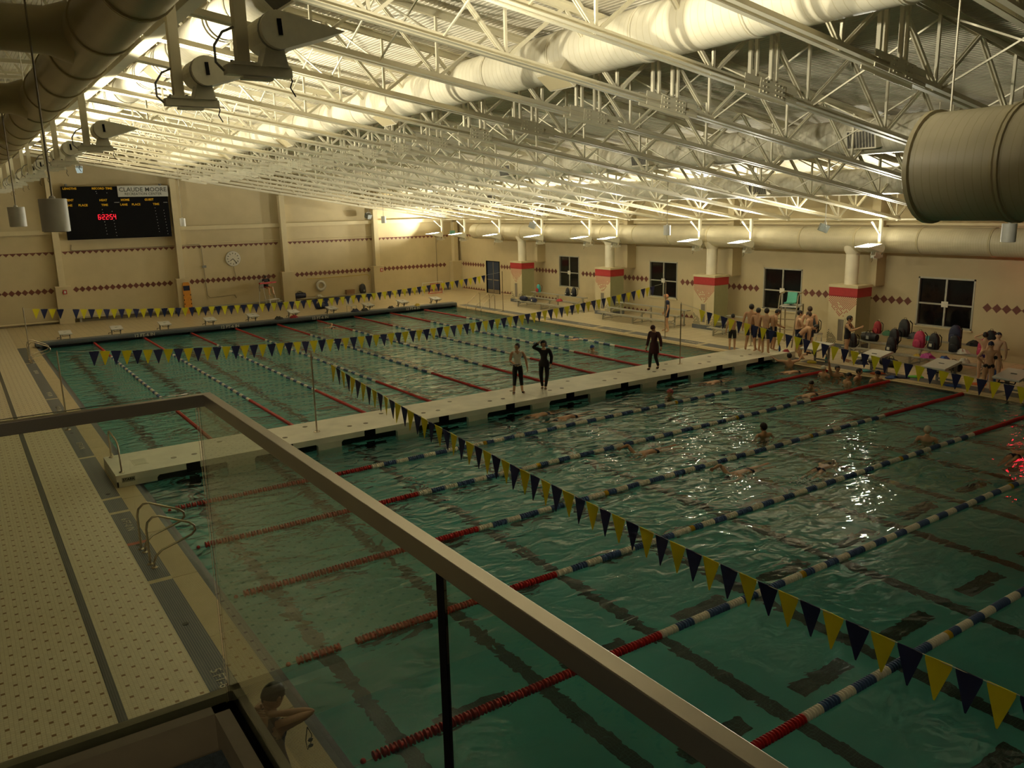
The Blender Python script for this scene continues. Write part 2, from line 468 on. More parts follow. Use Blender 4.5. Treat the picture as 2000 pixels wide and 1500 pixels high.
vx = [0.0, PX1]; wt.add([(0, YN, 0), (PX1, YN, 0), (PX1, YF, 0), (0, YF, 0)], [(0, 1, 2, 3)])
w = wt.build('pool_water', M['water'])
tag(w, 'rippled teal water filling the pool on both sides of the bulkhead', 'water', kind='stuff')

# walls
wf = struct('wall_far', MB().box(-10, WX+0.3, WY, WY+0.3, -0.4, 12), M['wall'])
struct('wall_left', MB().box(-10.3, -10, -36, WY+0.3, -0.4, 12), M['curb'])
struct('wall_near', MB().box(-10, WX+0.3, -36.3, -36, -0.4, 12), M['wall'])
# right wall with real openings for the four windows and the door
wins = [(16.5, 18.5), (8.22, 10.33), (0.45, 2.6), (-7.2, -4.98)]
DY0, DY1 = 25.35, 27.1
mb = MB()
ys = [-36]
for a, b_ in sorted(wins+[(DY0, DY1)]): ys += [a, b_]
ys += [WY+0.3]
for i in range(0, len(ys)-1, 2): mb.box(WX, WX+0.3, ys[i], ys[i+1], -0.4, 8)
for a, b_ in wins:
    mb.box(WX, WX+0.3, a, b_, -0.4, 1.05); mb.box(WX, WX+0.3, a, b_, 3.0, 8)
mb.box(WX, WX+0.3, DY0, DY1, 2.33, 8)
wr = struct('wall_right', mb, M['wall'])
for i, (a, b_) in enumerate(wins):
    f = MB()
    for (p, q, r, s) in ((a, a+0.06, 1.05, 3.0), (b_-0.06, b_, 1.05, 3.0), (a, b_, 1.05, 1.11), (a, b_, 2.94, 3.0)):
        f.box(WX-0.02, WX+0.17, p, q, r, s)
    w = struct('window_%d' % (i+1), f, M['alu'])
    c = (a+b_)/2
    for (p, q) in ((a+0.055, c), (c, b_-0.055)):
        for (r, s) in ((1.105, 1.96), (1.96, 2.945)):
            struct('pane', MB().box(WX+0.08, WX+0.09, p, q, r, s), M['nightglass'], w)
    struct('dark_outside', MB().box(WX+0.26, WX+0.29, a-0.05, b_+0.05, 1.0, 3.05), M['black'], w)
    struct('window_mullion', MB().box(WX+0.02, WX+0.13, c-0.035, c+0.035, 1.11, 2.94), M['alu'], w)
    for s in (0, 1):
        struct('window_transom', MB().box(WX+0.02, WX+0.12, (a+0.06, c+0.035)[s], (c-0.035, b_-0.06)[s], 1.93, 1.99), M['alu'], w)
    struct('window_sill', MB().box(WX-0.07, WX+0.1, a-0.04, b_+0.04, 1.0, 1.05), M['wall_trim'], w)
    struct('window_notice', MB().box(WX-0.005, WX+0.02, c-0.13, c+0.13, 1.86, 2.08), M['whitec'], w)
d = struct('door_1', MB().box(WX+0.1, WX+0.14, DY0+0.06, DY1-0.06, 0.02, 2.27), M['black'])
f = MB(); blue = mat('blue_door_paint', (0.02, 0.035, 0.07), 0.45, var=0.06)
for (p, q, r, s) in ((DY0, DY0+0.06, 0, 2.33), (DY1-0.06, DY1, 0, 2.33), (DY0, DY1, 2.27, 2.33)): f.box(WX-0.03, WX+0.15, p, q, r, s)
struct('door_frame', f, M['black'], d)
dc = (DY0+DY1)/2
for s in (0, 1):
    a, b_ = (DY0+0.07, dc-0.02) if s == 0 else (dc+0.02, DY1-0.07)
    lf = struct('door_leaf', MB().box(WX+0.04, WX+0.1, a, b_, 0.02, 2.26), blue, d)
    struct('kick_plate', MB().box(WX+0.03, WX+0.04, a+0.04, b_-0.04, 0.05, 0.3), M['ss'], lf)
    struct('push_bar', MB().bar((WX+0.0, a+0.08, 1.0), (WX+0.0, b_-0.08, 1.0), 0.05, 0.06), M['ss'], lf)
struct('door_stile', MB().box(WX+0.01, WX+0.1, dc-0.02, dc+0.02, 0.02, 2.26), M['ss'], d)

# diamond tiles on the walls: stepped lozenges
def diamond(h, step=5, half=None):
    mb = MB(); s = h/(2*step+1)*2
    for i in range(-step, step+1):
        if half == 'up' and i < 0: continue
        if half == 'down' and i > 0: continue
        w_ = (step-abs(i)+0.5)*s/2*1.0
        mb.box(-w_, w_, -0.008, 0.004, i*s/1.0*0.5-s*0.25, i*s*0.5+s*0.25)
    return mb
cols = [2.13, 8.72, 15.36, 21.95, 28.4]
dm = diamond(0.34).mesh('diamond_tile', M['maroon'])
dt = diamond(0.33, half='down').mesh('triangle_tile', M['maroon'])
dtu = diamond(0.34, half='up').mesh('triangle_tile_up', M['maroon'])
x = -9.5
while x < 28.6:
    if not any(abs(x-c) < 0.55 for c in cols): put('diamond_tile', dm, wf, (x, WY, 1.93))
    if not any(abs(x-c) < 0.24 for c in cols): put('triangle_tile', dt, wf, (x, WY, 4.12), None)
    x += 0.325
pill = [(19.94, 21.2), (11.42, 12.7), (3.93, 5.25), (-3.55, -2.28), (-11.3, -10.0)]
y = 30.6
while y > -14:
    ok = not any(a-0.15 < y < b_+0.15 for a, b_ in wins+[(DY0, DY1)])
    if ok:
        put('diamond_tile', dm, wr, (WX, y, 1.98), (0, 0, PI/2))
        if y > 5: put('triangle_tile', dtu, wr, (WX, y, 0.15), (0, 0, PI/2))
    if y > 26: put('triangle_tile', dt, wr, (WX, y, 4.12), (0, 0, PI/2))
    y -= 0.345
# far wall columns, ledge, conduits
for c in cols:
    struct('wall_pilaster', MB().box(c-0.39, c+0.39, WY-0.5, WY, 0, 2.15), M['wall'], wf)
    struct('pilaster_cap', MB().box(c-0.41, c+0.41, WY-0.52, WY, 2.15, 2.2), M['wall_trim'], wf)
    struct('wall_column', MB().box(c-0.17, c+0.17, WY-0.42, WY, 2.2, chord_z(c)), M['wall_trim'], wf)
for i in range(-1, len(cols)-1):
    a = -10 if i < 0 else cols[i]+0.17
    b_ = cols[i+1]-0.17
    struct('wall_ledge', MB().box(a, b_, WY-0.16, WY, 5.12, 5.36), M['wall_trim'], wf)
struct('wall_rail', MB().tube([(9.3, WY-0.05, 4.3), (21.7, WY-0.05, 4.32)], 0.025), M['wall_trim'], wf)
struct('conduit', MB().tube([(2.9, WY-0.04, 4.5), (2.85, WY-0.04, 4.2), (3.0, WY-0.04, 4.16), (10.0, WY-0.04, 4.2), (10.1, WY-0.04, 4.1), (10.2, WY-0.04, 1.0), (10.35, WY-0.04, 0.85), (11.9, WY-0.04, 0.9), (12.0, WY-0.04, 0.7)], 0.018), M['curb'], wf)
struct('conduit', MB().tube([(12.0, WY-0.04, 2.72), (12.1, WY-0.04, 1.9)], 0.012), M['curb'], wf)
struct('conduit', MB().tube([(26.9, WY-0.04, 4.4), (26.9, WY-0.04, 0.5)], 0.02), M['curb'], wf)
struct('junction_box', MB().box(10.05, 10.3, WY-0.07, WY, 2.75, 2.9), M['grey'], wf)
struct('wall_bench_pipe', MB().tube([(-9, WY-0.3, 0.2), (1.7, WY-0.3, 0.2)], 0.05), M['wall_trim'], wf)
struct('lane_rope_rail', MB().tube([(16.8, WY-0.12, 1.6), (21.2, WY-0.12, 1.62), (21.35, WY-0.12, 1.5), (21.3, WY-0.12, 1.25)], 0.02), mat('yellow_tube', (0.45, 0.32, 0.04), 0.5, var=0.05), wf)
struct('wall_bench', MB().box(2.6, 8.3, WY-0.35, WY-0.02, 0.28, 0.33).box(2.8, 2.9, WY-0.3, WY-0.1, 0, 0.28).box(8.0, 8.1, WY-0.3, WY-0.1, 0, 0.28), M['alu'], wf)
struct('wall_bench', MB().box(9.2, 14.9, WY-0.35, WY-0.02, 0.28, 0.33).box(9.4, 9.5, WY-0.3, WY-0.1, 0, 0.28).box(14.6, 14.7, WY-0.3, WY-0.1, 0, 0.28), M['alu'], wf)
struct('wall_bench', MB().box(15.9, 21.5, WY-0.35, WY-0.02, 0.28, 0.33).box(16.1, 16.2, WY-0.3, WY-0.1, 0, 0.28).box(21.2, 21.3, WY-0.3, WY-0.1, 0, 0.28), M['alu'], wf)
bs = struct('baseboard_far', MB().box(-10, WX, WY-0.02, WY, 0.03, 0.2), M['curb'])
# right wall: upper steel posts behind the columns, girt
for (a, b_) in pill:
    c = (a+b_)/2
    struct('wall_post', MB().box(28.15, 28.8, c-0.62, c-0.25, 2.55, 6.2), M['wall'], wr)
struct('wall_girt', MB().box(28.6, 28.8, -36, WY, 5.0, 5.25), M['wall_trim'], wr)

# roof deck: ribbed steel sheet running along the pool
mb = MB()
prof = []
x = -10.2
def deck_z(x): return (10.9-0.16*x if x > 0.9 else 10.9-0.16*0.9)+0.13
while x < WX+0.3:
    for dx, dz in ((0, 0), (0.065, 0), (0.075, 0.014), (0.09, 0.014)):
        prof.append((x+dx, deck_z(x+dx)+dz))
    x += 0.1
n = len(prof)
vs = [(a, -36, b_) for a, b_ in prof]+[(a, WY+0.3, b_) for a, b_ in prof]
mb.add(vs, [(i, i+1, n+i+1, n+i) for i in range(n-1)])
roof = struct('ceiling', mb, M['ceil'])

# ================================================================ ROOF TRUSSES
TY = [-14.9+2.5*k for k in range(-3, 19)]
XL, XR = 0.55, 27.2
PAN = 2.65
nodes_b = [5.8+PAN*i for i in range(-2, 9)]
def slope_bar(mb, x0, x1, zoff, w, h):
    return mb.bar((x0, 0, chord_z(x0)+zoff), (x1, 0, chord_z(x1)+zoff), w, h)
def angle_pair(x0, x1, zoff, up):
    mb = MB(); g = 0.035
    for s in (-1, 1):
        a = (x0, s*(g+0.006), chord_z(x0)+zoff); b_ = (x1, s*(g+0.006), chord_z(x1)+zoff)
        mb.bar(a, b_, 0.014, 0.115)
        a = (x0, s*(g+0.06), chord_z(x0)+zoff-up*0.06); b_ = (x1, s*(g+0.06), chord_z(x1)+zoff-up*0.06)
        mb.bar(a, b_, 0.10, 0.014)
    return mb
T0 = thing('roof_truss', 'x', 'roof truss', (0, TY[0], 0))
angle_pair(XL, XR, 0.055, 1).build('bottom_chord', M['steel'], T0)
angle_pair(XL, 27.9, 1.245, -1).build('top_chord', M['steel'], T0)
pm = MB().bar((0, 0, 0.03), (0, 0, 1.22), 0.05, 0.05).mesh('web_post', M['steel'])
dl = MB(); dr_ = MB()
for s in (-1, 1):
    dl.bar((0, s*0.03, 0.03), (-PAN/2, s*0.03, 1.22+0.16*PAN/2), 0.028, 0.055)
    dr_.bar((0, s*0.03, 0.03), (PAN/2, s*0.03, 1.22-0.16*PAN/2), 0.028, 0.055)
dlm = dl.mesh('web_diagonal', M['steel']); drm = dr_.mesh('web_diagonal_r', M['steel'])
thin = MB().bar((0, 0, 0.03), (PAN/2*0.98, 0, 1.22-0.16*PAN/2), 0.03, 0.03).mesh('web_rod', M['steel'])
for xb in nodes_b:
    z = chord_z(xb)
    if xb > XL+0.1: put('web_diagonal', dlm, T0, (xb, 0, z))
    if xb < XR: put('web_diagonal', drm, T0, (xb, 0, z))
    if xb > XL: put('web_post', pm, T0, (xb, 0, z))
pm2 = MB().bar((0, 0, 0.03), (0, 0, 1.22), 0.05, 0.07).mesh('splice_post', M['steel'])
for xs in (9.45, 9.62, 9.95, 10.1):
    put('web_post', pm2, T0, (xs, 0.03 if xs < 9.8 else -0.03, chord_z(xs)))
sp_ = MB()
for s in (-1, 1):
    for zo in (-0.02, 0.14):
        sp_.bar((9.15, s*0.115, chord_z(9.15)+zo), (10.6, s*0.115, chord_z(10.6)+zo), 0.014, 0.10)
    sp_.bar((9.55, s*0.125, chord_z(9.55)+0.06), (10.25, s*0.125, chord_z(10.25)+0.06), 0.014, 0.27)
    for bx in (9.63, 9.72, 9.98, 10.07, 10.16):
        for bz in (-0.03, 0.06, 0.15):
            sp_.cyl((bx, s*0.125, chord_z(bx)+bz), (bx, s*0.15, chord_z(bx)+bz), 0.016, 6)
sp_.build('splice_plate', M['steel'], T0)
nT = len(TY)
def truss_label(k):
    if k < nT//2: return 'white steel roof truss, %s from the balcony end of the hall' % ORD[k]
    return 'white steel roof truss, %s out from the far end wall' % ORD[nT-1-k]
T0['label'] = truss_label(0); T0['group'] = 'roof trusses spanning the pool'
for k in range(1, nT):
    dup(T0, (0, TY[k], 0), label=truss_label(k))
# purlin-like bridging angles between the trusses: one line is one run of X braces
for j, (bx, lab) in enumerate(((4.47, 'run of thin X bracing between trusses nearest the left lamp row'), (11.2, 'run of thin X bracing between trusses just right of the splice plates'),
                               (15.1, 'run of thin X bracing between trusses over the middle lanes'), (20.5, 'run of thin X bracing between trusses nearer the window wall'))):
    t = thing('bridging_line', lab, 'roof bracing', (bx, 0, chord_z(bx)), group='bridging between the roof trusses')
    a1 = MB().bar((0, 0.04, 0.06), (0, 2.46, 1.2), 0.03, 0.03).mesh('cross_brace', M['steel'])
    a2 = MB().bar((0.03, 0.04, 1.2), (0.03, 2.46, 0.06), 0.03, 0.03).mesh('cross_brace_b', M['steel'])
    for k in range(nT-1):
        put('cross_brace', a1, t, (0, TY[k], 0)); put('cross_brace', a2, t, (0, TY[k], 0))
t = thing('eave_tie', 'long thin cream tie rod joining the truss ends near the window wall', 'tie rod', (XR-0.1, 0, 5.28))
MB().tube([(0, -22, 0), (0, WY, 0)], 0.03, 6).build('rod', M['steel'], t)
for yy in TY[4:]: MB().box(-0.06, 0.06, yy-0.04, yy+0.04, -0.06, 0.06).build('clamp', M['steel'], t)
# left girder the trusses bear on
g = thing('roof_girder', 'deep cream steel girder carrying the left ends of the trusses', 'girder', (0.72, 0, 9.3))
MB().box(-0.12, 0.12, -30, WY, -0.02, 0.0).box(-0.01, 0.01, -30, WY, 0, 0.3).build('lower_flange', M['steel'], g)
for yy in TY[2:]:
    MB().bar((0, yy, 0.3), (0.0, yy, 1.45), 0.08, 0.08).build('bearing_post', M['steel'], g)
    MB().bar((0.05, yy, 0.1), (0.5, yy+0.02, 1.3), 0.04, 0.04).build('kicker', M['steel'], g)
# trusses continue left of the girder as level joists
tj = MB().bar((-9.9, 0, 9.62), (0.5, 0, 9.62), 0.1, 0.08).bar((-9.9, 0, 10.8), (0.5, 0, 10.8), 0.1, 0.08)
for i in range(8):
    xx = -9.7+1.28*i
    tj.bar((xx, 0, 9.66), (xx+0.64, 0, 10.76), 0.04, 0.05); tj.bar((xx+0.64, 0, 10.76), (xx+1.28, 0, 9.66), 0.04, 0.05)
tjm = tj.mesh('level_joist', M['steel'])
for k in range(2, nT):
    o = put('level_joist', tjm, None, (0, TY[k], 0))
    tag(o, 'level cream joist left of the girder, %s' % ('%s from the balcony end' % ORD[k-2] if k < 12 else '%s from the far wall' % ORD[nT-1-k]), 'joist', 'joists left of the girder')

# ================================================================ DUCTS (all run along the pool)
def spiral_duct(name, label, cx, cz, r, y0, y1, m, seam, cap=True, hang=None, mseam=None, hy=4.92):
    t = thing(name, label, 'air duct', (cx, y0, cz))
    n = 28
    MB().tube([(0, 0, 0), (0, y1-y0, 0)], r, n).build('duct_tube', m, t, smooth=True)
    yy = seam
    ms = MB().lathe([(r, -0.05), (r+0.02, -0.04), (r+0.02, -0.012), (r+0.008, 0), (r+0.02, 0.012), (r+0.02, 0.04), (r, 0.05)], (0, 0, 0), 'y', n).mesh('duct_seam', mseam or m, True)
    while yy < y1-y0:
        put('duct_seam', ms, t, (0, yy, 0)); yy += seam
    if hang:
        hm = MB().tube([(0, 0, r*0.95), (0, 0, hang)], 0.012, 5).mesh('hanger_wire', M['steel'])
        yy = hy/2
        while yy < y1-y0:
            put('hanger_wire', hm, t, (0, yy, 0)); yy += hy
    return t
def grille_box(t, y, ang, r, m, dark):
    """a supply grille on a neck sticking out of the duct"""
    mb = MB().box(-0.24, 0.24, -0.4, 0.4, r*0.72, r+0.2)
    o = mb.build('grille_neck', m, t, (0, y, 0), (0, ang, 0))
    lv = MB()
    for i in range(9):
        yy = -0.34+i*0.085
        lv.add([(-0.2, yy-0.02, r+0.203), (0.2, yy-0.02, r+0.203), (0.2, yy+0.035, r+0.225), (-0.2, yy+0.035, r+0.225)], [(0, 1, 2, 3), (3, 2, 1, 0)])
    lv.build('louvre', dark, o)
D1 = spiral_duct('spiral_duct', 'big bright white spiral duct threading the trusses over the middle', 8.0, 9.08, 0.475, -26, WY-0.2, M['spiral'], 2.46, hang=1.0)
for y in (17.0, 24.9, 33.2, 41.0): grille_box(D1, y, -2.5, 0.475, M['duct'], M['wall_trim'])
DW = spiral_duct('spiral_duct', 'white spiral duct inside the trusses behind the left lamp row', 2.3, 9.92, 0.40, -26, WY-0.2, M['spiral'], 2.46, hang=0.9)
for y in (12.0, 16.9, 26.8): grille_box(DW, y, -2.4, 0.40, M['duct'], M['grille_d'])
D2 = spiral_duct('spiral_duct', 'white spiral duct threading the trusses right of centre', 17.1, 7.66, 0.46, -24, WY-0.2, M['spiral'], 4.92, hang=1.0)
for y in (13.9, 22.0, 30.05): grille_box(D2, y, -1.75, 0.46, M['duct'], M['grille_d'])
D3 = spiral_duct('spiral_duct', 'grey white spiral duct nearest the window wall inside the trusses', 22.6, 6.63, 0.43, -24, WY-0.2, M['spiral'], 4.92, hang=1.0)
for y in (21.6, 39.6): grille_box(D3, y, -1.75, 0.43, M['duct'], M['grille_d'])
DR = spiral_duct('wall_duct', 'long cream return duct resting on the columns along the window wall', 27.42, 4.47, 0.50, -24, 26.2, M['spiral_tan'], 2.6, mseam=M['duct_tan'])
MB().lathe([(0.50, 0), (0.46, 0.12), (0.3, 0.2), (0.0, 0.22)], (0, 0, 0), 'y', 28).build('rounded_end_cap', M['duct_tan'], DR, (0, 50.2, 0), smooth=True)
DB = spiral_duct('hanging_duct', 'huge tan spiral duct ending close by at the upper right', 6.47, 6.42, 0.60, -30, -17.55, M['spiral_tan'], 1.15, hang=2.0, mseam=M['duct_tan'])
for a in (0.0,):
    MB().lathe([(0.60, -0.06), (0.63, -0.05), (0.63, 0.0), (0.60, 0.02)], (0, 0, 0), 'y', 32).build('end_rim', M['duct_tan'], DB, (0, 12.45, 0), smooth=True)
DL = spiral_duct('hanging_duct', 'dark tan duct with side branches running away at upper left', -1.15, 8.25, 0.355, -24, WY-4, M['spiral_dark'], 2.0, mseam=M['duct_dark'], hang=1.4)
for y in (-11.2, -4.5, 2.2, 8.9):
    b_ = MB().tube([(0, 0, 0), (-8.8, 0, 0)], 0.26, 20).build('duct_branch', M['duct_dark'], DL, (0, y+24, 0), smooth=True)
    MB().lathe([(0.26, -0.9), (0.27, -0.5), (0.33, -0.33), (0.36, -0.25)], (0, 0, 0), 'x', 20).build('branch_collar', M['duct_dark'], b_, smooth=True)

# ================================================================ UPLIGHT ROWS
def teardrop(r, L, n=10):
    """round back at the origin, point at +x"""
    al = math.acos(r/L)
    pts = [(L, 0.0)]
    for i in range(n+1):
        t = al+(2*PI-2*al)*i/n
        pts.append((r*math.cos(t), r*math.sin(t)))
    return pts
def beam(t, loc, elev, watts, col, size, spread):
    l = bpy.data.lights.new('beam', 'AREA'); l.shape = 'RECTANGLE'; l.size = size; l.size_y = size*0.8
    l.energy = watts; l.color = col; l.spread = math.radians(spread)
    o = bpy.data.objects.new('lamp_beam', l); COL.objects.link(o); o.parent = t
    o.location = loc
    # -Z of the light looks along +x, raised by elev
    o.rotation_euler = (0, -(PI/2+elev), 0)
def uplight(label, loc, flip, s, lens, post_top, group):
    t = thing('uplight', label, 'light fixture', loc, PI if flip else 0, group)
    MB().box(-0.055, 0.055, -0.055, 0.055, 0.03, post_top).build('post', M['steel'], t)
    MB().box(-0.11, 0.13, -0.09, 0.09, 0.0, 0.03).build('post_plate', M['housing'], t)
    base = MB().box(-0.16, 0.44, -0.065, 0.065, -0.08, 0.0).box(-0.02, 0.26, -0.055, 0.055, -0.115, -0.09).build('base_channel', M['housing'], t)
    for bx in (-0.08, 0.1): MB().cyl((bx, 0.05, 0.03), (bx, 0.05, 0.055), 0.016, 6).build('bolt', M['black'], base)
    MB().tube([(-0.17, 0, -0.05), (-0.24, 0, 0.02), (-0.24, 0, 0.16), (-0.16, 0, 0.28), (-0.055, 0, 0.33)], 0.012, 8).build('power_cable', M['grey'], t)
    MB().tube([(0.44, 0, -0.05), (0.46, 0.01, -0.1), (0.44, 0.02, -0.16), (0.48, 0, -0.24)], 0.007, 5).build('loose_wire', M['black'], t)
    MB().prism([(0.15, 0), (0.40, 0), (0.36, 0.18), (0.31, 0.24), (0.24, 0.24), (0.2, 0.17)], -0.10, -0.08).prism([(0.15, 0), (0.40, 0), (0.36, 0.18), (0.31, 0.24), (0.24, 0.24), (0.2, 0.17)], 0.08, 0.10).box(0.24, 0.42, -0.08, 0.08, 0.0, 0.02).build('yoke', M['housing'], t)
    r, L = (0.165*s, 0.64*s) if not flip else (0.13*s, 0.74*s)
    # housing body: skin around the teardrop, open on the upper front
    pr = teardrop(r, L, 12)
    al = math.acos(r/L)
    hs = put('lamp_head', None, t, (0.28, 0, 0.30), (0, -0.06 if not flip else -0.07, 0))
    W_ = 0.23*s
    n = len(pr)
    vs = [(x, -W_, z) for x, z in pr]+[(x, W_, z) for x, z in pr]
    fs = [(i, i+1, n+i+1, n+i) for i in range(1, n-1)]+[(n-1, 0, n, 2*n-1)]
    MB().add(vs, fs).build('reflector_shell', M['housing'], hs, smooth=False)
    for sy in (-1, 1):
        MB().prism(pr, sy*W_, sy*(W_+0.012)).build('side_panel', M['housing'], hs)
    MB().lathe([(r*1.02, -0.02), (r*1.02, 0.02)], (0, 0, 0), 'y', 20).build('clamp_band', M['grey'], hs, (0, -W_*0.72, 0))
    MB().box(-0.02, 0.02, -W_-0.02, -W_-0.012, -0.05, 0.09).build('latch', M['black'], hs, (0.01, 0, 0))
    # lens between the top of the round back and the tip
    p0 = pr[1]; p1 = pr[0]
    def lerp(t_): return (p0[0]+(p1[0]-p0[0])*t_, p0[1]+(p1[1]-p0[1])*t_)
    a = lerp(0.02); b2 = lerp(0.72)
    MB().add([(a[0], -W_+0.01, a[1]-0.012), (b2[0], -W_+0.01, b2[1]-0.012), (b2[0], W_-0.01, b2[1]-0.012), (a[0], W_-0.01, a[1]-0.012)], [(0, 1, 2, 3)]).build('lens', lens, hs)
    e = math.radians(30 if flip else 24)
    beam(t, (0.28+0.16*s, 0, 0.30+0.18*s), e, BEAM_RIGHT if flip else BEAM_LEFT, LAMP_COL_R if flip else LAMP_COL, 0.34*s, 125 if flip else 98)
    return t
leftY = [-14.9, -12.4, -4.9, 0.1, 2.6, 7.6, 10.1, 15.1, 17.6, 22.6, 25.1]
for i, y in enumerate(leftY):
    uplight('grey teardrop uplight on a square drop post, %s of the left row from the balcony' % ORD[i], (-0.5, y, 7.40), False, 1.0, M['lensL'], 9.45-7.40, 'uplights of the left row')
rightY = [33.0, 27.6, 22.7, 17.8, 13.0, 10.8, 4.75, 1.75, -4.4]
ry = [29.6, 26.4, 22.0, 17.4, 12.9, 10.6, 4.75, 1.7, -4.5]
for i, y in enumerate(sorted(ry)):
    t = uplight('glowing uplight hung low by the window wall, %s of its row from the balcony' % ORD[i], (26.68, y, 3.92), True, 1.25, M['lensR'], 1.35, 'uplights of the window wall row')
    MB().box(-0.45, 0.06, -0.05, 0.05, 1.32, 1.40).build('tie_bracket', M['steel'], t)
    MB().bar((-0.02, 0, 0.75), (0.62, 0, 1.30), 0.05, 0.05).build('brace', M['steel'], t)

# ================================================================ BULKHEAD
BT = 0.32; BY0, BY1 = -3.1, -1.28
bh = thing('bulkhead', 'long cream fibreglass bulkhead walkway dividing the pool', 'bulkhead', (0, 0, 0))
top = MB().box(-0.54, 23.75, BY0, BY1, 0.17, BT)
top.build('deck_slab', M['bulk'], bh)
lc = [1.143+2.286*i for i in range(10)]
# lower skirt with rounded slots on the near side
def skirt(y0, y1, name):
    xs = [-0.54]
    for c in lc: xs += [c-0.82, c+0.82]
    xs.append(23.75)
    for i in range(0, len(xs)-1, 2):
        mb = MB().box(xs[i], xs[i+1], y0, y1, -0.5 if 0 < i < len(xs)-2 else 0.035, 0.17)
        if i > 0: mb.prism([(xs[i]-0.06, 0.17), (xs[i]-0.02, 0.14), (xs[i], 0.11), (xs[i], 0.17)], y0, y1)
        if i < len(xs)-2: mb.prism([(xs[i+1]+0.06, 0.17), (xs[i+1]+0.02, 0.14), (xs[i+1], 0.11), (xs[i+1], 0.17)], y0, y1)
        mb.build(name, M['bulk_side'], bh)
skirt(BY0, BY0+0.12, 'skirt_panel'); skirt(BY1-0.12, BY1, 'skirt_panel')
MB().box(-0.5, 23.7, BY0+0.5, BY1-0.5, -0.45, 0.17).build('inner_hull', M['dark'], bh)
MB().box(-0.545, -0.5, BY0, BY1, 0.035, 0.17).build('end_plate', M['bulk_side'], bh)
sq = MB().box(-0.16, 0.16, -0.006, 0.0, 0.10, BT-0.004).mesh('target_square', M['black'])
bar_ = MB().box(-0.12, 0.12, -0.01, 0.0, -0.75, -0.02).box(-0.45, 0.45, -0.012, 0.0, -0.42, -0.18).mesh('target_cross', M['black'])
hole = MB().lathe([(0.07, 0), (0.07, 0.003), (0.055, 0.004)], n=14).mesh('anchor_cup', mat('brass_cup', (0.14, 0.11, 0.05), 0.4, 0.4, var=0.1))
for c in lc:
    put('target_square', sq, bh, (c, BY0, 0)); put('target_cross', bar_, bh, (c, BY0-0.01, 0))
    put('target_square', sq, bh, (c, BY1+0.006, 0))
    for dx in (-0.24, 0.24): put('anchor_cup', hole, bh, (c+dx-0.05, -2.42, BT))
    put('anchor_cup', hole, bh, (c+1.0, -1.7, BT))
h = MB().box(-0.16, 0.16, -0.26, 0.26, 0, 0.006).build('access_hatch', M['bulk'], bh, (0.11, -2.25, BT))
MB().box(-0.13, 0.13, -0.23, 0.23, 0.006, 0.010).build('hatch_lid', M['bulk_side'], h)
pl = MB().box(-0.01, 0.27, -0.004, 0, 0.14, 0.25).build('maker_plate', mat('plate_grey', (0.30, 0.30, 0.22), 0.4, var=0.05), bh, (-0.42, BY0, 0))
put('plate_lettering', text_mesh("STARK", 0.085, M['black'], 0.001, bold=0.002), pl, (0.135, -0.006, 0.195), (PI/2, 0, 0))
for c in lc[::2]:
    MB().box(-0.004, 0.004, BY0+0.01, BY1-0.01, 0, 0.002).build('slab_joint', M['bulk_side'], bh, (c+1.14, 0, BT))

t = thing('grab_rail', 'stainless inverted-U grab rail at the left end of the bulkhead', 'handrail', (-0.38, 0, BT))
MB().tube([(0, -1.42, 0), (0, -1.42, 0.56), (0, -1.48, 0.66), (0, -1.6, 0.70), (0, -2.5, 0.70), (0, -2.72, 0.66), (0, -2.8, 0.56), (0, -2.88, 0)], 0.02, 10).build('rail_tube', M['chrome'], t, smooth=True)
for y in (-1.42, -2.88): MB().lathe([(0.06, 0), (0.06, 0.01), (0.03, 0.03)], (0, y, 0)).build('base_flange', M['chrome'], t)

# ================================================================ BALCONY
bal = struct('trim_1', MB().box(-8, -2.47, -30, -20.45, 4.35, 4.50), M['carpet'])
bal['label'] = 'blue-grey carpeted balcony floor where the viewer stands'
struct('balcony_slab', MB().box(-8, -2.36, -30, -20.24, 4.0, 4.35), M['curb'], bal)
struct('inner_curb', MB().box(-2.47, -2.425, -30, -20.365, 4.35, 4.60).box(-8, -2.425, -20.41, -20.365, 4.35, 4.60), M['curb'], bal)
struct('outer_fascia', MB().box(-2.378, -2.35, -30, -20.27, 4.2, 4.595).box(-8, -2.35, -20.305, -20.27, 4.2, 4.595), mat('shoe_metal', (0.28, 0.24, 0.15), 0.45, 0.3, var=0.08), bal)
struct('shoe_channel', MB().box(-2.425, -2.378, -30, -20.305, 4.3, 4.56).box(-8, -2.378, -20.365, -20.305, 4.3, 4.56), M['black'], bal)
rl = thing('glass_railing', 'frameless glass balcony railing with a square stainless cap rail', 'railing', (-2.4, -20.435, 4.56))
for (x0, x1, y0, y1) in ((-0.006, 0.006, -1.33, 0.11), (-0.006, 0.006, -2.9, -1.35), (-0.006, 0.006, -4.5, -2.92)):
    MB().box(x0, x1, y0, y1, 0, 1.025).build('glass_panel', M['glass'], rl)
for (x0, x1) in ((-1.5, -0.012), (-3.0, -1.52)):
    MB().box(x0, x1, 0.098, 0.11, 0, 1.025).build('glass_panel', M['glass'], rl)
MB().box(-0.007, 0.007, -1.35, -1.33, 0, 1.02).build('black_joint', M['black'], rl)
cr = MB()
cr.box(-0.013, 0.013, -8, -0.012, 1.006, 1.04)
cr.box(-5.0, 0.013, -0.012, 0.014, 1.006, 1.04)
o = cr.build('cap_rail', M['ss'], rl)
bv = o.modifiers.new('bevel', 'BEVEL'); bv.width = 0.0015; bv.segments = 2
# the rail sits on the corner of the glass
for ch in rl.children:
    if ch.name.startswith('glass') or ch.name.startswith('black_joint'):
        pass

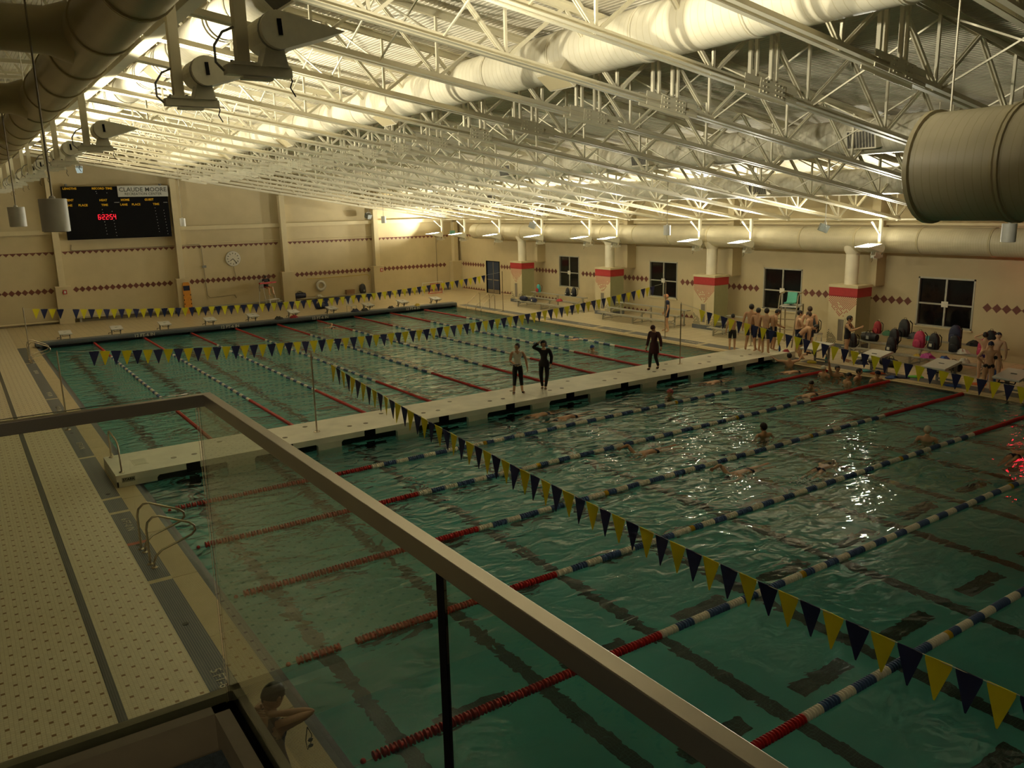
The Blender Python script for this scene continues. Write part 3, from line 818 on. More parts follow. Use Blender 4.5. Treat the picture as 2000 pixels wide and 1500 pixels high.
# ================================================================ LANE ROPES
def spool(r, L, n=12, discs=3):
    prof = [(0.012, 0)]
    for i in range(discs):
        a = L*(i+0.12)/discs; b_ = L*(i+0.5)/discs
        prof += [(r*0.62, a), (r, a+0.004), (r, b_), (r*0.62, b_+0.004)]
    prof += [(0.012, L*0.98)]
    return MB().lathe(prof, (0, 0, 0), 'x', n)
SPC = {c: spool(0.068, 0.104, 12, 2).mesh('float_'+c, M[m_], True) for c, m_ in (('red', 'red_p'), ('white', 'white_p'), ('blue', 'blue_p'), ('yellow', 'yel_p'))}
def rope_col(s, L, red):
    if s < red or s > L-red: return 'red'
    if abs(s-7.85) < 0.07 or abs(s-(L-7.85)) < 0.07: return 'yellow'
    return 'white' if int((s-red)/0.352) % 2 == 0 else 'blue'
NR = [-5.275, -7.67, -10.13, -12.61, -15.08, -17.50]
labs = ['near-pool lane rope closest to the bulkhead', 'second near-pool lane rope out from the bulkhead', 'third near-pool lane rope out from the bulkhead', 'fourth near-pool lane rope out from the bulkhead', 'fifth near-pool lane rope out from the bulkhead, seen through the glass', 'near-pool lane rope nearest the camera, crossing the lower right']
for k, y in enumerate(NR):
    t = thing('lane_rope', labs[k], 'lane rope', (0.12, y, 0.012), group='lane ropes across the near pool')
    MB().tube([(-0.25, 0, -0.02), (PX1+0.1, 0, -0.02)], 0.006, 5).build('cable', M['cord'], t)
    MB().ball((0, 0, 0), 0.035).build('end_ball', M['red_p'], t)
    s = 0.12
    i = 0
    while s < PX1-0.35:
        me = SPC[rope_col(s, PX1-0.15, 4.55)]
        put('lane_float', me, t, (s, 0, 0.004*math.sin(s*3+k)), (random.uniform(0, 1), 0, 0))
        s += 0.110; i += 1
        if k == 3 and 0.7 < s < 0.9: s += 0.22
def far_rope(k):
    x = 2.286*(k+1)
    t = thing('lane_rope', 'far-pool lane rope, %s from the left side' % ORD[k], 'lane rope', (x, BY1+0.1, 0.012), group='lane ropes along the far pool')
    L = YF-0.05-(BY1+0.1)
    MB().tube([(0, -0.05, 0), (0, L+0.03, 0)], 0.006, 5).build('cable', M['cord'], t)
    acc = {}
    s = 0.05
    while s < L-0.1:
        c = 'red' if (s < 4.95 or s > L-5.0) else ('white' if int((s-4.95)/0.36) % 2 == 0 else 'blue')
        a = acc.setdefault(c, MB())
        prof = [(0.03, 0), (0.058, 0.006), (0.058, 0.045), (0.036, 0.05), (0.036, 0.06), (0.058, 0.066), (0.058, 0.095), (0.03, 0.104)]
        a.lathe(prof, (0, s, 0), 'y', 8)
        s += 0.108
    for c, a in acc.items():
        o = a.build(c+'_floats', M[{'red': 'red_p', 'white': 'white_p', 'blue': 'blue_p'}[c]], t, smooth=True)
        o['kind'] = 'stuff'; o['label'] = c+' plastic floats threaded on the rope'
for k in range(9): far_rope(k)

# ================================================================ PENNANT LINES AND POSTS
def pennant_mesh(m, w_=0.262, h_=0.42):
    mb = MB()
    mb.prism([(-w_/2, -0.005), (w_/2, -0.005), (w_/2, -0.035), (0.008, -h_), (-0.008, -h_), (-w_/2, -0.035)], -0.0015, 0.0015)
    mb.box(-w_/2, w_/2, -0.006, 0.006, -0.016, 0.006)
    return mb.mesh('pennant', m)
PN = [pennant_mesh(M['navy']), pennant_mesh(M['yellow'])]
def pennants(label, A, B, zf, s0, s1, pitch, loc=None, skip=(), first=0):
    A = Vector(A); B = Vector(B); L = (B-A).length; d = (B-A)/L
    ang = math.atan2(d.y, d.x)
    t = thing('pennant_line', label, 'pennant line', tuple(A), 0, 'backstroke pennant lines')
    pts = []
    for i in range(61):
        s = L*i/60
        p = d*s; pts.append((p.x, p.y, zf(s)-A.z))
    MB().tube(pts, 0.006, 5).build('cord', M['cord'], t)
    s = s0; i = first
    while s < s1:
        if not any(a < s < b_ for a, b_ in skip):
            p = d*s
            sl = math.atan2(zf(s+0.05)-zf(s-0.05), 0.1)
            put('pennant', PN[i % 2], t, (p.x, p.y, zf(s)-A.z), (random.gauss(0, 0.06), -sl, ang+random.gauss(0, 0.05)))
        s += pitch; i += 1
def para(z0, z1, zm, L):
    """height along a sagging line"""
    def f(s):
        u = s/L
        return z0*(1-u)+z1*u-4*u*(1-u)*((z0+z1)/2-zm)
    return f
def lerp_list(P):
    def f(s):
        for (a, za), (b_, zb) in zip(P, P[1:]):
            if s <= b_:
                u = (s-a)/(b_-a); return za+(zb-za)*u
        return P[-1][1]
    return f
pennants('navy and yellow pennant line over the near lanes, sweeping to the lower right', (4.57, -2.4, 2.44), (4.57, -32.6, 2.44), para(2.44, 2.44, 1.60, 30.2), 1.32, 29, 0.2955, first=1)
pennants('navy and yellow pennant line over the right end of the near lanes', (18.5, -2.02, 2.54), (18.5, -32.6, 2.54), para(2.54, 2.44, 1.35, 30.6), 1.05, 29, 0.33, first=1)
pennants('navy and yellow pennant line across the far pool just beyond the bulkhead', (-0.79, 3.5, 2.33), (23.5, 4.0, 2.50), para(2.33, 2.50, 1.72, 24.3), 0.92, 23.75, 0.292)
pennants('navy and yellow pennant line across the far pool near the starting blocks', (-0.70, 17.3, 2.33), (23.6, 17.4, 2.33), para(2.33, 2.33, 1.66, 24.3), 0.45, 23.3, 0.302, skip=((1.45, 1.8),), first=1)
def post(label, x, y, z0, z1, r=0.022, arm=None):
    t = thing('pennant_post', label, 'post', (x, y, z0), group='steel posts holding the pennant lines')
    MB().tube([(0, 0, 0), (0, 0, z1-z0)], r, 10).build('pole', M['chrome'] if r < 0.03 else M['ss'], t, smooth=True)
    MB().lathe([(0.09, 0), (0.09, 0.012), (0.04, 0.03)], n=16).build('floor_flange', M['chrome'], t)
    MB().tube([(0, 0, z1-z0-0.03), (0, 0, z1-z0+0.04)], 0.012, 6).build('hook', M['chrome'], t)
post('steel post on the bulkhead between the first and second slots from left', 4.5, -2.4, BT, 2.44)
post('steel post on the bulkhead right of the walking woman in maroon', 18.53, -2.02, BT, 2.54)
post('steel post on the left deck beyond the balcony rail corner', -0.82, 3.5, DZ, 2.33)
post('steel post on the left deck near the far end', -0.72, 17.3, DZ, 2.36)
post('steel post on the right deck beside the standing coach', 23.75, 4.0, DZ, 2.55)
post('steel post on the right deck in front of the blue doors', 23.72, 17.4, DZ, 2.36)
post('short steel post among the boys at the right end of the bulkhead', 23.42, -1.2, BT, 1.9)
post('short steel post beside the stooping boy at the right end of the bulkhead', 23.6, -2.45, BT, 2.0)

# ================================================================ POOL RAILS
def hoop_rail(label, x, y, sgn=1, s=1.0, group=None):
    t = thing('pool_handrail', label, 'handrail', (x, y, DZ), 0 if sgn > 0 else PI, group)
    for dy in (0, -0.82):
        pts = [(0, dy, 0), (0, dy, 0.66), (0.03, dy, 0.78), (0.12, dy, 0.86), (0.22, dy, 0.86), (0.72, dy, 0.62), (0.80, dy, 0.54), (0.81, dy, 0.45), (0.74, dy, 0.38), (0.62, dy, 0.34), (0.2, dy-0.1, 0.26), (0.08, dy-0.18, 0.2), (0.03, dy-0.2, 0.1), (0.03, dy-0.2, 0)]
        MB().tube(pts, 0.021, 10).build('rail_tube', M['chrome'], t, smooth=True)
        for (fx, fy) in ((0, dy), (0.03, dy-0.2)):
            MB().lathe([(0.06, 0), (0.06, 0.01), (0.03, 0.03)], (fx, fy, 0)).build('base_flange', M['chrome'], t)
hoop_rail('pair of bent stainless ladder rails on the near left gutter', -0.77, -7.15, group='ladder rails')
hoop_rail('pair of bent stainless ladder rails at the far left corner of the pool', -0.75, 18.0, group='ladder rails')
t = thing('pool_handrail', 'three stainless step rails at the far right corner of the pool', 'handrail', (23.5, 18.4, DZ))
for dy in (0, 0.6, 1.7):
    MB().tube([(0.3, dy, 0), (0.3, dy, 0.82), (0.2, dy, 0.9), (-0.6, dy, 0.3), (-0.7, dy, 0.1), (-0.7, dy, -0.05)], 0.021, 8).build('rail_tube', M['chrome'], t, smooth=True)

# ================================================================ FAR STARTING PARAPET AND BLOCKS
t = thing('starting_parapet', 'raised grey tiled starting parapet along the far end of the pool', 'parapet', (0, YF, 0))
MB().box(-0.2, 22.9, 0.0, 0.62, 0.20, 0.27).build('parapet_top', M['basetile'], t)
MB().box(-0.2, 22.9, 0.0, 0.06, 0.10, 0.20).build('front_band', mat('slate_band', (0.055, 0.06, 0.06), 0.5, var=0.15), t)
MB().box(-0.2, 22.9, 0.5, 0.62, -0.3, 0.20).build('back_wall', M['basetile'], t)
MB().box(-0.2, 22.9, 0.0, 0.5, -0.25, -0.03).build('gutter_floor', M['dark'], t)
for x in [2.286*i for i in range(0, 11)]:
    MB().box(x-0.06, x+0.06, 0.02, 0.5, -0.2, 0.2).build('rib', M['dark'], t)
for x in (4.6, 8.85, 13.9, 19.8):
    put('depth_lettering', text_mesh('12 FT-6 IN', 0.22, wht, bold=0.004), t, (x, -0.004, 0.165), (PI/2, 0, 0))
def starting_block(loc, rz, s=1.0):
    t = thing('starting_block', 'x', 'starting block', loc, rz)
    # local +y points at the water
    W2 = 0.27
    plat = MB().prism([(-0.36, 0.50), (-0.36, 0.46), (0.34, 0.36), (0.36, 0.38), (0.36, 0.41), (-0.32, 0.51)], -W2, W2, 'x').build('platform', M['white'], t)
    MB().box(-0.06, 0.06, 0.0, 0.03, 0.462, 0.47).build('grip_slot', M['black'], plat)
    for sx in (-1, 1):
        MB().bar((sx*0.2, -0.22, 0), (sx*0.2, -0.22, 0.46), 0.04, 0.05).bar((sx*0.2, -0.22, 0.1), (sx*0.2, 0.02, 0.42), 0.03, 0.03).build('leg', M['grey'], t)
    MB().bar((-0.2, -0.22, 0.06), (0.2, -0.22, 0.06), 0.04, 0.04).build('cross_bar', M['grey'], t)
    MB().tube([(-0.16, 0.22, 0.38), (-0.16, 0.3, 0.3), (0.16, 0.3, 0.3), (0.16, 0.22, 0.38)], 0.014, 6).build('backstroke_grip', M['black'], t)
    MB().tube([(0.25, -0.1, 0.2), (0.36, -0.1, 0.2), (0.36, -0.1, 0.14)], 0.014, 6).build('side_step', M['black'], t)
    return t
sb = starting_block((lc[0], YF+0.62, 0.15), PI)
sb['label'] = 'white starting block on the far parapet, first from the left'; sb['group'] = 'starting blocks at the far end'
for i in range(1, 10):
    dup(sb, (lc[i], YF+0.62, 0.15), label='white starting block on the far parapet, %s from the left' % ORD[i])
for i, y in enumerate((-4.15, -6.5, -8.9, -11.15)):
    dup(sb, (23.62, y, 0.12 if 0 else DZ), rz=PI/2, group='starting blocks on the right deck', scale=1.45,
        label=['white starting block by the stooping boy, furthest on the right deck', 'white starting block before the bag-covered bleachers, left of two', 'white starting block before the bleachers beside the three girls', 'white starting block cut by the right edge of the photo'][i])

# ================================================================ COLUMN PIERS ALONG THE WINDOW WALL
def pier(y0, y1, label):
    t = thing('tiled_pier', label, 'pier', (26.9, y0, DZ), group='tiled piers under the return duct')
    D = 0.97; W_ = y1-y0
    MB().box(0, D, 0, W_, 0.2, 2.15).build('pier_body', M['greypaint'], t)
    MB().box(-0.03, D+0.03, -0.03, W_+0.03, 0, 0.2).build('base_course', M['basetile'], t)
    MB().box(-0.012, D+0.01, -0.012, W_+0.01, 2.15, 2.52).build('red_band', M['redpaint'], t)
    MB().box(-0.03, D+0.03, -0.03, W_+0.03, 2.52, 2.62).build('cap_stone', M['wall_trim'], t)
    MB().box(-0.006, 0, 0.0, W_, 0.2, 2.15).build('cream_face', M['wall_trim'], t)
    MB().cyl((0.5, W_/2, 2.62), (0.5, W_/2, 4.2), 0.26, 24).build('round_column', M['duct'], t, smooth=True)
    MB().lathe([(0.26, -0.35), (0.42, -0.05), (0.42, 0.1)], (0.5, W_/2, 4.2), 'z', 24).build('flared_head', M['duct'], t, smooth=True)
    fr = MB().box(-0.03, 0, W_*0.36, W_*0.64, 0.28, 1.28).build('grille_frame', M['wall_trim'], t)
    MB().box(-0.036, -0.03, W_*0.40, W_*0.60, 0.34, 1.22).build('grille', ribG, fr)
    red = MB(); dk = MB()
    s = 0.045
    nx = int(W_/s)
    for i in range(nx):
        for j in range(44):
            yy = (i+0.5)*s; z = 0.22+j*s
            if (i-j) % 2 == 0: continue
            u = abs(yy/W_-0.5)*2
            zt = 2.15-z
            if zt < 0.95*(1-u*0.72) and random.random() < 1.2-zt*0.85:
                red.box(-0.012, -0.004, yy-s*0.4, yy+s*0.4, z, z+s*0.8)
            elif z-0.2 < 0.55*u+0.05 and u > 0.3 and random.random() < 1.0-(z-0.2)*0.9:
                dk.box(-0.012, -0.004, yy-s*0.4, yy+s*0.4, z, z+s*0.8)
    for q, nm, mm in ((red, 'red_mosaic', M['redpaint']), (dk, 'green_mosaic', mat('dark_green_tile', (0.02, 0.035, 0.03), 0.4, var=0.2))):
        if q.v:
            o = q.build(nm, mm, t); o['kind'] = 'stuff'
ribG = ribbed('grille_slats', (0.30, 0.26, 0.20), (0.10, 0.08, 0.06), 0.05, 1, 0.4)
for (a, b_), l in zip(pill, ('tiled pier with red band, farthest away beside the blue doors', 'tiled pier with red band between the two empty bleachers', 'tiled pier with red band behind the right end of the long bleacher', 'tiled pier with red band behind the girl in the black suit', 'tiled pier with red band cut by the right edge of the photo')):
    pier(a, b_, l)

# ================================================================ SCOREBOARD
SX0, SX1, SZ0, SZ1 = 2.72, 8.36, 4.78, 7.76
SW, SH = SX1-SX0, SZ1-SZ0
t = thing('scoreboard', 'black electronic scoreboard high on the far wall showing red time', 'scoreboard', (SX0, WY-0.5, SZ0))
MB().box(0, SW, 0, 0.22, 0, SH).build('board_body', M['black'], t)
for x in (0.3, SW-0.3): MB().box(x-0.05, x+0.05, 0.22, 0.5, 0.3, SH+0.15).build('wall_bracket', M['grey'], t)
sg = MB().box(2.9, SW+0.03, -0.03, 0.0, SH-0.60, SH+0.03).build('sponsor_panel', mat('pale_sign', (0.52, 0.52, 0.48), 0.5, var=0.03), t)
gt = mat('sign_ink', (0.06, 0.06, 0.05), 0.5, var=0.05)
put('sign_lettering', text_mesh('CLAUDE MOORE', 0.345, gt, 0.002, bold=0.004), sg, (2.9+(SW-2.87)/2, -0.034, SH-0.20), (PI/2, 0, 0))
put('sign_lettering', text_mesh('RECREATION CENTER', 0.205, gt, 0.002, bold=0.002), sg, (2.9+(SW-2.87)/2, -0.034, SH-0.45), (PI/2, 0, 0))
for wd, fx, z in (('LENGTHS', 0.075, 2.86), ('RECORD', 0.335, 2.86), ('TIME', 0.435, 2.86), ('EVENT', 0.055, 2.22), ('HEAT', 0.37, 2.2), ('HOME', 0.577, 2.2), ('GUEST', 0.81, 2.2),
                  ('LANE', 0.045, 1.93), ('PLACE', 0.178, 1.93), ('TIME', 0.378, 1.93), ('LANE', 0.56, 1.93), ('PLACE', 0.678, 1.93), ('TIME', 0.875, 1.93)):
    put('board_lettering', text_mesh(wd, 0.165, M['amber'], 0.002, bold=0.005), t, (fx*SW, -0.004, z), (PI/2, 0, 0))
# seven-segment clock 6:22:54
SEG = {'6': 'afgedc', '2': 'abged', '5': 'afgcd', '4': 'fgbc'}
dg_ = MB()
cx = 0.305*SW; w_, h_ = 0.10, 0.13
x = cx
def seg(mb, ch, x, z):
    P = {'a': (x, x+w_, z+2*h_, z+2*h_), 'g': (x, x+w_, z+h_, z+h_), 'd': (x, x+w_, z, z), 'f': (x, x, z+h_, z+2*h_), 'b': (x+w_, x+w_, z+h_, z+2*h_), 'e': (x, x, z, z+h_), 'c': (x+w_, x+w_, z, z+h_)}
    for c in SEG[ch]:
        a, b_, c0, c1 = P[c]
        mb.box(a-0.013, b_+0.013, -0.012, 0, c0-0.013, c1+0.013)
for ch in '6:22:54':
    if ch == ':':
        for z in (1.18, 1.3): dg_.box(x-0.05, x-0.02, -0.012, 0, z, z+0.03)
        x += 0.03
        continue
    mb = MB(); seg(mb, ch, x, 1.12); mb.build('led_digit', M['led'], t)
    x += 0.19
dg_.build('led_colon', M['led'], t)
dots = MB()
for fx, zt in ((0.35, 1.66), (0.44, 1.55), (0.86, 1.7), (0.945, 1.55)):
    n = 9
    for i in range(n):
        z = zt-i*0.175
        if abs(z-1.25) < 0.2 and fx < 0.5: continue
        dots.box(fx*SW-0.015+i*0.012, fx*SW+0.015+i*0.012, -0.006, 0, z, z+0.03)
for (fx, z) in ((0.31, 2.68), (0.315, 2.58), (0.41, 2.6)): dots.box(fx*SW, fx*SW+0.03, -0.006, 0, z, z+0.03)
dots.box(0.47*SW, 0.52*SW, -0.006, 0, 2.06, 2.075).box(0.95*SW, 0.99*SW, -0.006, 0, 2.02, 2.035)
o = dots.build('indicator_dots', M['dot'], t); o['kind'] = 'stuff'

# ================================================================ WALL THINGS
t = thing('wall_clock', 'round white wall clock on the far wall', 'clock', (12.0, WY-0.06, 3.22))
MB().lathe([(0.46, 0.0), (0.48, -0.04), (0.46, -0.06)], (0, 0, 0.0), 'y', 32).build('case', M['white'], t, (0, 0.06, 0))
MB().lathe([(0.42, 0), (0.42, -0.006)], (0, 0, 0), 'y', 32).build('dial', M['whitec'], t, (0, -0.0, 0))
mk = MB()
for i in range(12):
    a = 2*PI*i/12; c, s = math.sin(a), math.cos(a)
    mk.bar((0.30*c, -0.012, 0.30*s), (0.38*c, -0.012, 0.38*s), 0.035, 0.004, up=(0, 1, 0))
mk.build('hour_marks', M['black'], t)
for a, L, nm in ((2.5, 0.36, 'minute_hand'), (4.1, 0.24, 'hour_hand')):
    MB().bar((0, -0.018, 0), (L*math.sin(a), -0.018, L*math.cos(a)), 0.03, 0.004, up=(0, 1, 0)).build(nm, M['black'], t)
t = thing('ring_buoy', 'white ring buoy hanging on the far wall', 'life ring', (17.75, WY-0.09, 1.08))
mb = MB(); pts = [(0.27*math.cos(2*PI*i/24), 0, 0.27*math.sin(2*PI*i/24)) for i in range(25)]
mb.tube(pts, 0.085, 10, close=False).build('ring', M['white'], t, smooth=True)
MB().tube([(0.37*math.cos(2*PI*i/24), -0.02, 0.37*math.sin(2*PI*i/24)) for i in range(25)], 0.012, 5, close=False).build('grab_line', M['cord'], t)
orange = mat('orange_board', (0.62, 0.24, 0.02), 0.5, var=0.08)
t = thing('spine_board', 'orange rescue spine board leaning on the far wall pilaster', 'rescue board', (8.85, WY-0.62, DZ))
MB().prism([(-0.2, 0.0), (0.2, 0.0), (0.235, 0.3), (0.22, 1.5), (0.2, 1.85), (0.14, 1.93), (-0.14, 1.93), (-0.2, 1.85), (-0.22, 1.5), (-0.235, 0.3)], -0.03, 0.03).build('board', orange, t, rot=(-0.04, 0, 0))
MB().box(-0.19, 0.19, -0.045, -0.03, 1.42, 1.72).build('head_strap', M['navyc'], t, rot=(-0.04, 0, 0))
for z in (0.3, 0.55, 0.8, 1.1): 
    for s in (-1, 1): MB().box(s*0.2-0.02, s*0.2+0.02, -0.036, -0.028, z, z+0.09).build('hand_hole', M['black'], t, rot=(-0.04, 0, 0))
def cyl_pendant(label, loc, r, h, zt):
    t = thing('pendant_cylinder', label, 'pendant light', loc, group='white cylinder pendants')
    MB().lathe([(r, 0), (r, h), (r*0.96, h+0.004)], n=28).build('can', M['white'], t, smooth=True)
    MB().lathe([(r*0.9, 0.0), (r*0.9, -0.006)], n=24).build('baffle', M['grey'], t)
    MB().lathe([(r*0.25, h), (r*0.2, h+0.03), (0.008, h+0.04)], n=12).build('canopy_stem', M['white'], t)
    MB().tube([(0, 0, h+0.03), (0, 0, deck_z(loc[0])-loc[2])], 0.011, 6).build('cable', M['curb'], t)
cyl_pendant('large white cylinder pendant left of the scoreboard, nearest', (-1.87, -11.7, 5.93), 0.15, 0.37, 10.5)
cyl_pendant('smaller white cylinder pendant at the far left by the photo edge', (-1.76, -3.9, 5.93), 0.15, 0.37, 10.5)
cyl_pendant('white cylinder pendant in front of the return duct, over the right deck', (21.97, 2.2, 4.77), 0.15, 0.4, 6.0)
cyl_pendant('white cylinder pendant under the huge tan duct at the right edge', (15.6, -14.25, 5.12), 0.142, 0.38, 6.9)
cyl_pendant('white cylinder pendant before the far wall, right of centre column', (19.9, 25.0, 5.25), 0.15, 0.42, 6.3)
cyl_pendant('white cylinder pendant just right of the scoreboard', (7.6, 24.0, 5.45), 0.14, 0.42, 8.3)
def speaker(label, loc, rz, s, mat_, zt):
    t = thing('loudspeaker', label, 'loudspeaker', loc, rz, 'ceiling loudspeakers')
    MB().prism([(-0.22*s, 0), (0.22*s, 0), (0.16*s, -0.34*s), (-0.16*s, -0.34*s)], -0.2*s, 0.2*s).build('cabinet', mat_, t, rot=(0.4, 0, 0))
    MB().tube([(-0.2*s, 0, -0.1*s), (-0.2*s, 0, 0.12*s), (0.2*s, 0, 0.12*s), (0.2*s, 0, -0.1*s)], 0.015, 6).build('yoke', M['grey'], t)
    MB().tube([(0, 0, 0.12*s), (0, 0, deck_z(loc[0])-loc[2])], 0.012, 5).build('hanger', M['grey'], t)
sp_c = mat('speaker_grey', (0.12, 0.13, 0.11), 0.6, var=0.2)
speaker('dark grey loudspeaker hung before the return duct at right', (25.4, -2.95, 5.12), 0.8, 0.85, sp_c, 0.5)
speaker('grey loudspeaker hung before the far end of the return duct', (24.6, 15.4, 5.15), 0.8, 0.9, M['grey'], 0.6)
speaker('small grey loudspeaker at the top of the fourth far wall column', (21.27, WY-0.8, 5.8), 0.3, 0.9, sp_c, 0.3)
speaker('small blue-grey loudspeaker hung above the scoreboard', (3.34, 27.0, 8.65), -0.2, 0.8, mat('speaker_blue', (0.18, 0.24, 0.30), 0.5, var=0.1), 0.9)
t = thing('exit_sign', 'small teal exit sign hanging before the far right corner', 'exit sign', (27.2, 29.0, 4.35))
MB().box(-0.2, 0.2, -0.03, 0.03, -0.14, 0.14).build('sign_box', mat('teal_sign', (0.16, 0.38, 0.30), 0.4, var=0.05), t)
MB().tube([(0, 0, 0.14), (0, 0, deck_z(27.2)-4.35)], 0.012, 5).build('stem', M['grey'], t)
t = thing('fire_alarm', 'small red fire alarm on the far left pilaster', 'alarm', (2.2, WY-0.52, 1.86))
MB().box(-0.1, 0.1, -0.03, 0.0, -0.12, 0.12).build('plate', M['redpaint'], t); MB().box(-0.05, 0.05, -0.045, -0.03, -0.07, 0.07).build('strobe', M['white'], t)
t = thing('fire_alarm', 'small red fire alarm on the pilaster right of the ring buoy', 'alarm', (22.15, WY-0.52, 1.9))
MB().box(-0.1, 0.1, -0.03, 0.0, -0.12, 0.12).build('plate', M['redpaint'], t); MB().box(-0.05, 0.05, -0.045, -0.03, -0.07, 0.07).build('strobe', M['white'], t)

t = thing('pace_clock', 'black digital pace clock with red digits high on the window wall', 'clock', (WX-0.02, -10.25, 3.4), -PI/2)
MB().box(-0.9, 0.9, -0.12, 0, 0, 0.62).build('case', M['black'], t)
ledr = emis('bright_red_led', (1.0, 0.012, 0.03), 45.0)
x = -0.72
for ch in '22:54':
    if ch == ':': x += 0.08; continue
    w_, h_ = 0.2, 0.21
    mb = MB()
    P = {'a': (x, x+w_, 2*h_), 'g': (x, x+w_, h_), 'd': (x, x+w_, 0)}
    for c in SEG[ch]:
        if c in P: mb.box(P[c][0], P[c][1], -0.135, -0.12, 0.08+P[c][2], 0.12+P[c][2])
        else:
            xx = x if c in 'fe' else x+w_-0.04; zz = 0.1+(h_ if c in 'fb' else 0)
            mb.box(xx, xx+0.04, -0.135, -0.12, zz, zz+h_)
    mb.build('led_digit', ledr, t); x += 0.32
for i, (x, y) in enumerate(((-5.2, -24.5), (-5.2, -28.0))):
    t = thing('ceiling_downlight', ('round ceiling downlight over the balcony, nearer the rail', 'round ceiling downlight over the balcony, further back')[i], 'light fixture', (x, y, 8.6))
    MB().lathe([(0.16, 0), (0.16, 0.2), (0.05, 0.22)], n=20).build('can', M['white'], t)
    MB().tube([(0, 0, 0.2), (0, 0, deck_z(x)-8.6)], 0.012, 5).build('stem', M['white'], t)
    MB().lathe([(0.13, -0.002), (0.13, 0.0)], n=20).build('diffuser', emis('downlight_glow', (1, 0.85, 0.6), 420.0), t)
# ================================================================ BLEACHERS
def bleacher(label, y0, y1):
    t = thing('bleacher', label, 'bleacher', (25.5, y0, DZ), group='aluminium bleachers along the window wall')
    L = y1-y0
    rows_ = [(0.15, 0.36), (0.80, 0.56), (1.45, 0.78)]
    for (x, z) in rows_:
        for dx in (-0.13, 0.01):
            MB().box(x+dx, x+dx+0.125, 0, L, z, z+0.035).build('seat_plank', M['alu'], t)
        if x > 0.3: MB().box(x-0.33, x-0.18, 0.05, L-0.05, z-0.33, z-0.30).build('foot_plank', M['alu'], t)
    n = max(2, int(L/1.9)+1)
    for i in range(n):
        y = 0.3+(L-0.6)*i/(n-1)
        mb = MB()
        for (x, z) in rows_:
            mb.box(x-0.03, x+0.03, y-0.03, y+0.03, 0, z); mb.box(x-0.12, x+0.14, y-0.02, y+0.02, z-0.04, z)
        mb.bar((0.1, y, 0.06), (1.55, y, 0.06), 0.04, 0.04).bar((0.15, y, 0.1), (1.45, y, 0.7), 0.03, 0.03)
        mb.build('support_frame', M['alu'], t)
    return t
bleacher('aluminium bleacher with a few bags, below the farthest window', 13.6, 18.9)
bleacher('long empty aluminium bleacher below the second window', 5.6, 10.9)
bleacher('aluminium bleacher behind the group of boys', 0.3, 3.1)
bleacher('aluminium bleacher heaped with bags below the nearest window', -9.4, -3.9)

# ================================================================ PEOPLE
def skin_mesh(nodes, edges, m, sub=1, name='body'):
    """nodes: {key: ((x,y,z), r)}; grows one continuous skin over the skeleton"""
    keys = list(nodes)
    me = bpy.data.meshes.new(name)
    me.from_pydata([nodes[k][0] for k in keys], [(keys.index(a), keys.index(b)) for a, b in edges], [])
    o = bpy.data.objects.new(name, me)
    TMP.collection.objects.link(o)
    o.modifiers.new('skin', 'SKIN').branch_smoothing = 0.4
    if not me.skin_vertices:
        me.attributes  # the modifier normally adds the layer
    lay = me.skin_vertices[0].data
    for i, k in enumerate(keys):
        r = nodes[k][1]
        lay[i].radius = (r, r)
        lay[i].use_root = (i == 0)
    sb_ = o.modifiers.new('sub', 'SUBSURF'); sb_.levels = sub; sb_.render_levels = sub
    out = tmp_eval(o)
    out.materials.clear(); out.materials.append(m)
    out.polygons.foreach_set('use_smooth', [True]*len(out.polygons))
    bpy.data.objects.remove(o)
    return out
V = Vector
BASE = {
 'pelvis': (0, 0, .53), 'spine': (0, 0, .62), 'chest': (0, 0, .74), 'neck': (0, -.005, .825), 'head': (0, .005, .87),
}
def sidekeys(s):
    q = 1 if s == 'R' else -1
    return {'sh'+s: (.10*q, 0, .805), 'el'+s: (.135*q, -.012, .645), 'wr'+s: (.145*q, .03, .495), 'hip'+s: (.048*q, 0, .50), 'kn'+s: (.055*q, .012, .285), 'an'+s: (.055*q, -.012, .045), 'toe'+s: (.07*q, .085, .018)}
RAD = {'pelvis': .072, 'spine': .062, 'chest': .070, 'neck': .031, 'head': .034, 'sh': .036, 'el': .024, 'wr': .016, 'hip': .050, 'kn': .033, 'an': .021, 'toe': .016}
